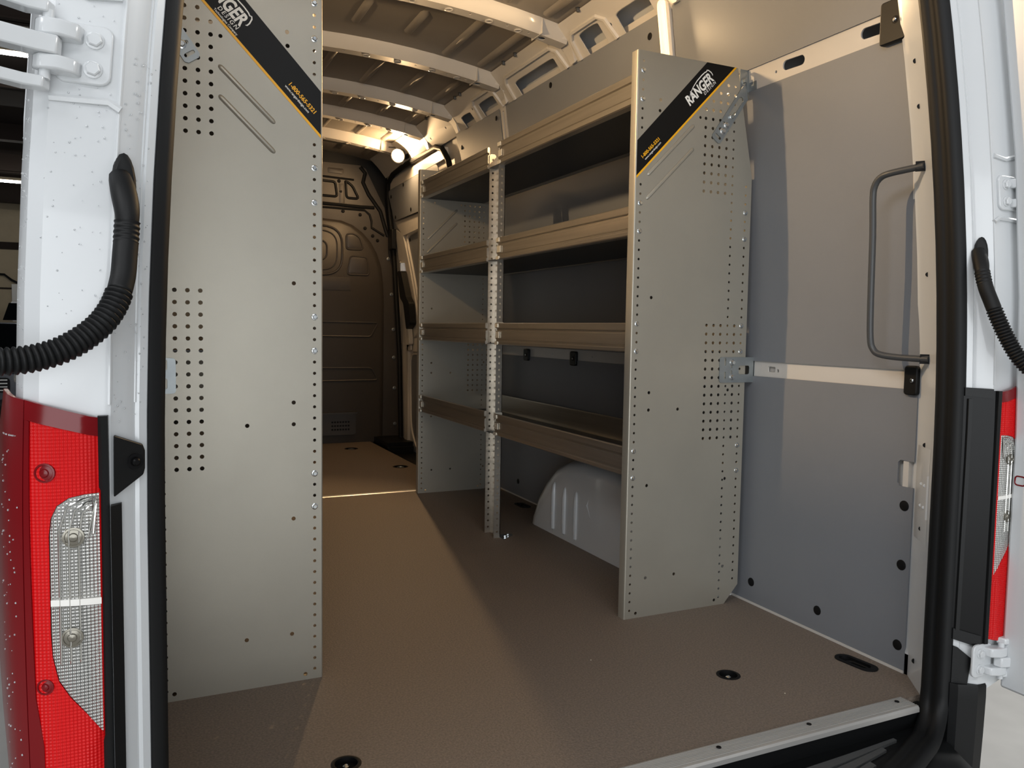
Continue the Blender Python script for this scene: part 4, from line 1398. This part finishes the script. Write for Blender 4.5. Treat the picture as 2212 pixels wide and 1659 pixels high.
hinge(1, 0.118, 'white painted door hinge under the slim tail light above the bumper corner', x0=0.812)

# embossed recess round the upper hinges
for s, tr, zc in ((-1, trim_l, 1.138), (1, trim_r, 1.118)):
    mb = MB()
    pts = [(0.838, zc - 0.062), (0.852, zc - 0.054), (0.915, zc - 0.056)]
    mb.tube([D(s * u, -0.7695, v) for u, v in pts], 0.005, 6)
    pts = [(0.845, zc + 0.075), (0.88, zc + 0.070), (0.918, zc + 0.080)]
    mb.tube([D(s * u, -0.7695, v) for u, v in pts], 0.005, 6)
    obj('pressed_bead', mb, 'white', tr)

# ================================================================== RIGHT REAR DOOR (open square to the van)
mb = MB()
dp = [(0.886, -0.784), (0.886, -1.46), (0.893, -1.50), (0.945, -1.50), (0.955, -1.48), (0.955, -0.80), (0.945, -0.784)]
mb.sections([[(x - (0.066 * max(0, z - 0.55) ** 2), y + 0.045 * max(0, z - 0.55) ** 2, z) for x, y in dp] for z in (0.055, 0.07, 0.3, 0.6, 0.9, 1.2, 1.5, 1.88)])
d2 = struct(obj('door_2', mb, 'white', bevel=0.006))
mb = MB()
mb.prism(rrect(-1.13, 0.40, 0.50, 0.55, 0.05, 5), lambda u, v, w: (0.886 - w, u, v), -0.001, 0.004)
obj('inner_trim_panel', mb, 'plastic', d2, bevel=0.002)
mb = MB()
mb.tube([(0.8855, u, v) for u, v in rrect(-0.803, 0.512, 0.022, 0.019, 0.006, 4)], 0.0016, 6, closed=True)
obj('door_mark', mb, 'dred', d2)

# ================================================================== REAR BUMPER STEP
t = thing('bumper_step', 'black plastic rear bumper with ridged step pads below the sill strip', 'bumper', (0, -0.86, -0.45))
mb = MB()
ys = lambda x: -0.672 + BOW(x, -0.05)
xsB = [-0.79 + 1.58 * i / 20 for i in range(21)]
mb.sections([[(x, y, z) for y, z in ((-0.60, -0.45), (-0.60, -0.052), (-0.704, -0.052), (ys(x) - 0.03, -0.058), (ys(x) - 0.075, -0.075), (min(-0.80, ys(x) - 0.13), -0.10), (min(-0.83, ys(x) - 0.15), -0.14), (min(-0.82, ys(x) - 0.14), -0.45))] for x in xsB])
body = obj('step_body', mb, 'plastic', t, angle=25)
for sx in (-1, 1):
    mb = MB()
    cp = [(0.79, -0.70), (0.790, -0.738), (0.798, -0.752), (0.835, -0.772), (0.862, -0.772), (0.884, -0.757), (0.900, -0.72), (0.912, -0.66), (0.912, -0.60), (0.885, -0.60)]
    secs = []
    for z, k in ((-0.45, 0.90), (-0.20, 0.94), (-0.05, 0.985), (0.03, 1.0), (0.056, 0.995), (0.062, 0.97)):
        secs.append([(sx * (0.79 + (x - 0.79) * k), -0.70 + (y + 0.70) * k, z) for x, y in cp])
    mb.sections(secs)
    obj('corner_cap', mb, 'plastic', t, angle=25)
    mb = MB()
    mb.prism([(0.793, 0.06), (0.818, 0.06), (0.822, 0.12), (0.800, 0.142), (0.793, 0.145)], lambda u, v, w: JF(sx)(u, v, w), 0.0, 0.006)
    obj('corner_tongue', mb, 'plastic', t)
# curved ridged pads inside the bowed rear edge
M['pad'] = mat('ridged_pad', (98, 100, 100), 0.5, bump=0.8, grid=((0, 2600), ))
for sx in (-1, 1):
    for f, x0, x1 in ((0.16, 0.16, 0.655), (0.42, 0.10, 0.60), (0.68, 0.05, 0.53)):
        mb = MB()
        top, bot = [], []
        for i in range(15):
            x = x0 + (x1 - x0) * i / 14
            g = (ys(x) + 0.704)
            top.append((sx * x, -0.706 + g * f)); bot.append((sx * x, -0.706 + g * f + g * 0.15 - 0.004))
        mb.prism(top + bot[::-1], lambda u, v, w: (u, v, -0.054 + w), 0.0, 0.006)
        obj('step_pad', mb, 'pad', body)

# ================================================================== SMALL THINGS
for i, (x, y) in enumerate(((0.20, -0.205), (0.515, -0.535))):
    mb = MB()
    mb.lathe([(0.0, 0.0), (0.0016, 0.0003), (0.0013, 0.0016), (0.0, 0.002)], (x, y, 0.0), (0.1, 0, 1), 6)
    tag(obj('crumb', mb, 'crumb', org=(x, y, 0)), ['tiny pale crumb on the floor beside the shelf end panel', 'tiny pale crumb on the floor near the round tie-down and sill'][i], 'crumb')
rnd = random.Random(3)
drops = {'lens': MB(), 'pillar': MB()}
for i in range(330):
    mb = drops['pillar']
    if i < 150:
        u = rnd.uniform(0.085, 0.13); v = rnd.uniform(0.20, 1.15)
        fnm = lens_map(-1, 0.0045, 0.012)
        if v > 0.735:
            q = Vector((0.932, -0.762)).lerp(Vector((0.942, -0.74)), rnd.random())
            p = Vector(D(-q.x, q.y, v)); n = Vector((-0.9, -0.45, 0)).normalized()
        else:
            p = Vector(fnm(u, min(v, 0.68), 0.0)); n = (Vector(fnm(u, min(v, 0.68), 0.001)) - p).normalized()
            mb = drops['lens']
    elif i < 240:
        x, v = rnd.uniform(0.85, 0.92), rnd.uniform(0.74, 1.20)
        p = Vector(D(-x, -0.7700, v)); n = Vector((0, -1, 0))
    else:
        x, v = rnd.uniform(0.80, 0.835), rnd.uniform(0.69, 1.15)
        p = Vector(JF(-1)(x, v, 0.0)); n = Vector((0.6, -0.8, 0))
    r = rnd.uniform(0.0006, 0.0016)
    mb.lathe([(r, -0.0002), (r * 0.85, r * 0.35), (r * 0.4, r * 0.6), (0, r * 0.65)], p, n, 6)
for key, par in (('lens', TL_L), ('pillar', trim_l)):
    wd = obj('water_droplets', drops[key], WATER, par)
    wd['kind'] = 'stuff'

# ================================================================== GARAGE AROUND THE VAN
mb = MB()
mb.box((-14, -14, -0.78), (14, 24, -0.68))
gf = struct(obj('floor', mb, 'concrete'))
mb = MB()
mb.box((-14, 22.0, -0.68), (14, 22.2, 4.3))
gw = struct(obj('wall_back', mb, 'gwall'))
mb = MB()
mb.box((-14, 21.93, 2.62), (14, 22.0, 2.80))
mb.box((-14, 21.95, 1.62), (14, 22.0, 1.66))
obj('wall_band', mb, 'gdark', gw)
mb = MB()
mb.box((-14, 3.0, 4.3), (14, 22.2, 4.4))
gc = struct(obj('ceiling', mb, 'gdark'))
for y, z in ((8.5, 4.05), (11.5, 4.05), (15.0, 4.0), (18.0, 3.9), (20.5, 3.6)):
    mb = MB()
    mb.box((-14, y - 0.10, z), (14, y + 0.10, z + 0.02))
    mb.box((-14, y - 0.012, z), (14, y + 0.012, 4.3))
    obj('ceiling_beam', mb, 'gdark', gc)
for y, z, lb in ((10.0, 4.12, 'long fluorescent tube light under the dark garage ceiling nearer the van'), (16.8, 3.55, 'long fluorescent tube light hanging before the beige garage wall')):
    t = thing('ceiling_tube_light', lb, 'lamp', (-3.0, y, z))
    mb = MB()
    mb.cyl((-4.2, y, z), (-1.8, y, z), 0.018, n=10)
    obj('tube', mb, TUBE, t)
    mb = MB()
    mb.box((-4.25, y - 0.05, z + 0.03), (-1.75, y + 0.05, z + 0.08))
    mb.box((-4.0, y - 0.01, z + 0.08), (-3.98, y + 0.01, 4.3))
    mb.box((-2.02, y - 0.01, z + 0.08), (-2.0, y + 0.01, 4.3))
    obj('housing', mb, 'gwall', t)
mb = MB()
mb.box((-3.75, 21.9, 1.05), (-3.33, 21.95, 1.75))
tag(obj('wall_sign', mb, 'wprint', org=(-3.54, 21.95, 1.05)), 'plain white board on the far beige garage wall', 'sign')
mb = MB()
mb.tube([(-4.4, 21.9, 2.0), (-3.9, 21.88, 1.98), (-3.75, 21.88, 1.85), (-3.62, 21.87, 1.78), (-3.4, 21.88, 1.80)], 0.03, 6)
tag(obj('wall_cable', mb, 'rubber', org=(-3.9, 21.9, 1.75)), 'black cable drooping on the far beige garage wall', 'cable')

def car(label, x, y, m, h, L=4.5, Wd=1.85, g=-0.68):
    t = thing('car', label, 'car', (x, y, g))
    F = lambda a, b, c: (x + a, y + b, g + c)
    def sec(b, zlo, zmid, ztop, wtop, wid=1.0):
        w = Wd / 2 * wid
        return [F(-w, b, zlo), F(-w, b, zmid), F(-w * 0.97, b, zmid + (ztop - zmid) * 0.25), F(-wtop, b, ztop), F(wtop, b, ztop), F(w * 0.97, b, zmid + (ztop - zmid) * 0.25), F(w, b, zmid), F(w, b, zlo)]
    mb = MB()
    prof = [(-L / 2, 0.35, 0.55, 0.72, 0.62, 0.88), (-L / 2 + 0.15, 0.24, 0.62, 0.86, 0.72, 0.96), (-L / 2 + 1.15, 0.22, 0.75, h * 0.62, 0.76, 1), (L / 2 - 0.9, 0.22, 0.78, h * 0.64, 0.76, 1), (L / 2 - 0.1, 0.26, 0.75, h * 0.62, 0.70, 0.97), (L / 2, 0.36, 0.6, 0.85, 0.62, 0.9)]
    mb.sections([sec(*p) for p in prof])
    obj('body', mb, m, t, angle=40)
    mb = MB()
    zb = h * 0.60
    cab = [(-L / 2 + 1.1, 0.80, 0.02), (-L / 2 + 1.75, 0.66, 0.92), (-L / 2 + 2.3, 0.64, 1.0), (L / 2 - 1.0, 0.62, 0.97), (L / 2 - 0.35, 0.74, 0.05)]
    mb.sections([[F(-0.80, b, zb), F(-w, b, zb + (h - zb) * k), F(w, b, zb + (h - zb) * k), F(0.80, b, zb)] for b, w, k in cab])
    obj('cabin_glass', mb, 'glass', t)
    mb = MB()
    mb.sections([[F(-w - 0.01, b, h - 0.09 + dz), F(-w + 0.05, b, h + dz), F(w - 0.05, b, h + dz), F(w + 0.01, b, h - 0.09 + dz)] for b, w, dz in ((-L / 2 + 1.8, 0.66, -0.03), (-L / 2 + 2.3, 0.66, 0.01), (L / 2 - 1.0, 0.64, 0.0), (L / 2 - 0.7, 0.62, -0.08))])
    obj('car_roof', mb, m, t)
    for a in (-1, 1):
        for b in (-L / 2 + 0.85, L / 2 - 0.85):
            mb = MB()
            mb.lathe([(0.20, -0.01), (0.33, 0.0), (0.345, 0.04), (0.345, 0.18), (0.30, 0.21), (0.0, 0.21)], F(a * (Wd / 2 - 0.20), b, 0.345), (a, 0, 0), 18)
            wh = obj('wheel', mb, 'tyre', t)
            mb = MB()
            mb.lathe([(0.22, 0.205), (0.20, 0.215), (0.05, 0.20), (0.0, 0.22)], F(a * (Wd / 2 - 0.20), b, 0.345), (a, 0, 0), 12)
            obj('rim', mb, 'zinc', wh)
        mb = MB()
        mb.prism(rrect(a * 0.66, 0.66, 0.32, 0.14, 0.05, 4), lambda u, v, w: F(u, -L / 2 - 0.01 + w, v), 0, 0.08)
        obj('headlight', mb, 'clear', t)
        mb = MB()
        mb.prism(rrect(a * 0.97, h * 0.66, 0.16, 0.12, 0.04, 3), lambda u, v, w: F(u, -L / 2 + 1.35 + w, v), 0, 0.1)
        obj('door_mirror', mb, m, t)
    mb = MB()
    mb.prism(rrect(0, 0.56, 0.9, 0.22, 0.05, 4), lambda u, v, w: F(u, -L / 2 - 0.015 + w, v), 0, 0.05)
    gr = obj('grille', mb, 'black_or_shade', t)
    for i in range(4):
        mb = MB()
        mb.box(F(-0.42, -L / 2 - 0.022, 0.48 + i * 0.05), F(0.42, -L / 2 - 0.012, 0.495 + i * 0.05))
        obj('grille_bar', mb, 'chrome', gr)
    return t
car('white car parked before the beige garage wall', -2.75, 19.2, 'carw', 1.95, 4.6)
car('dark blue car parked in front of the white car in the garage', -3.0, 14.0, 'carb', 1.5, 4.4)
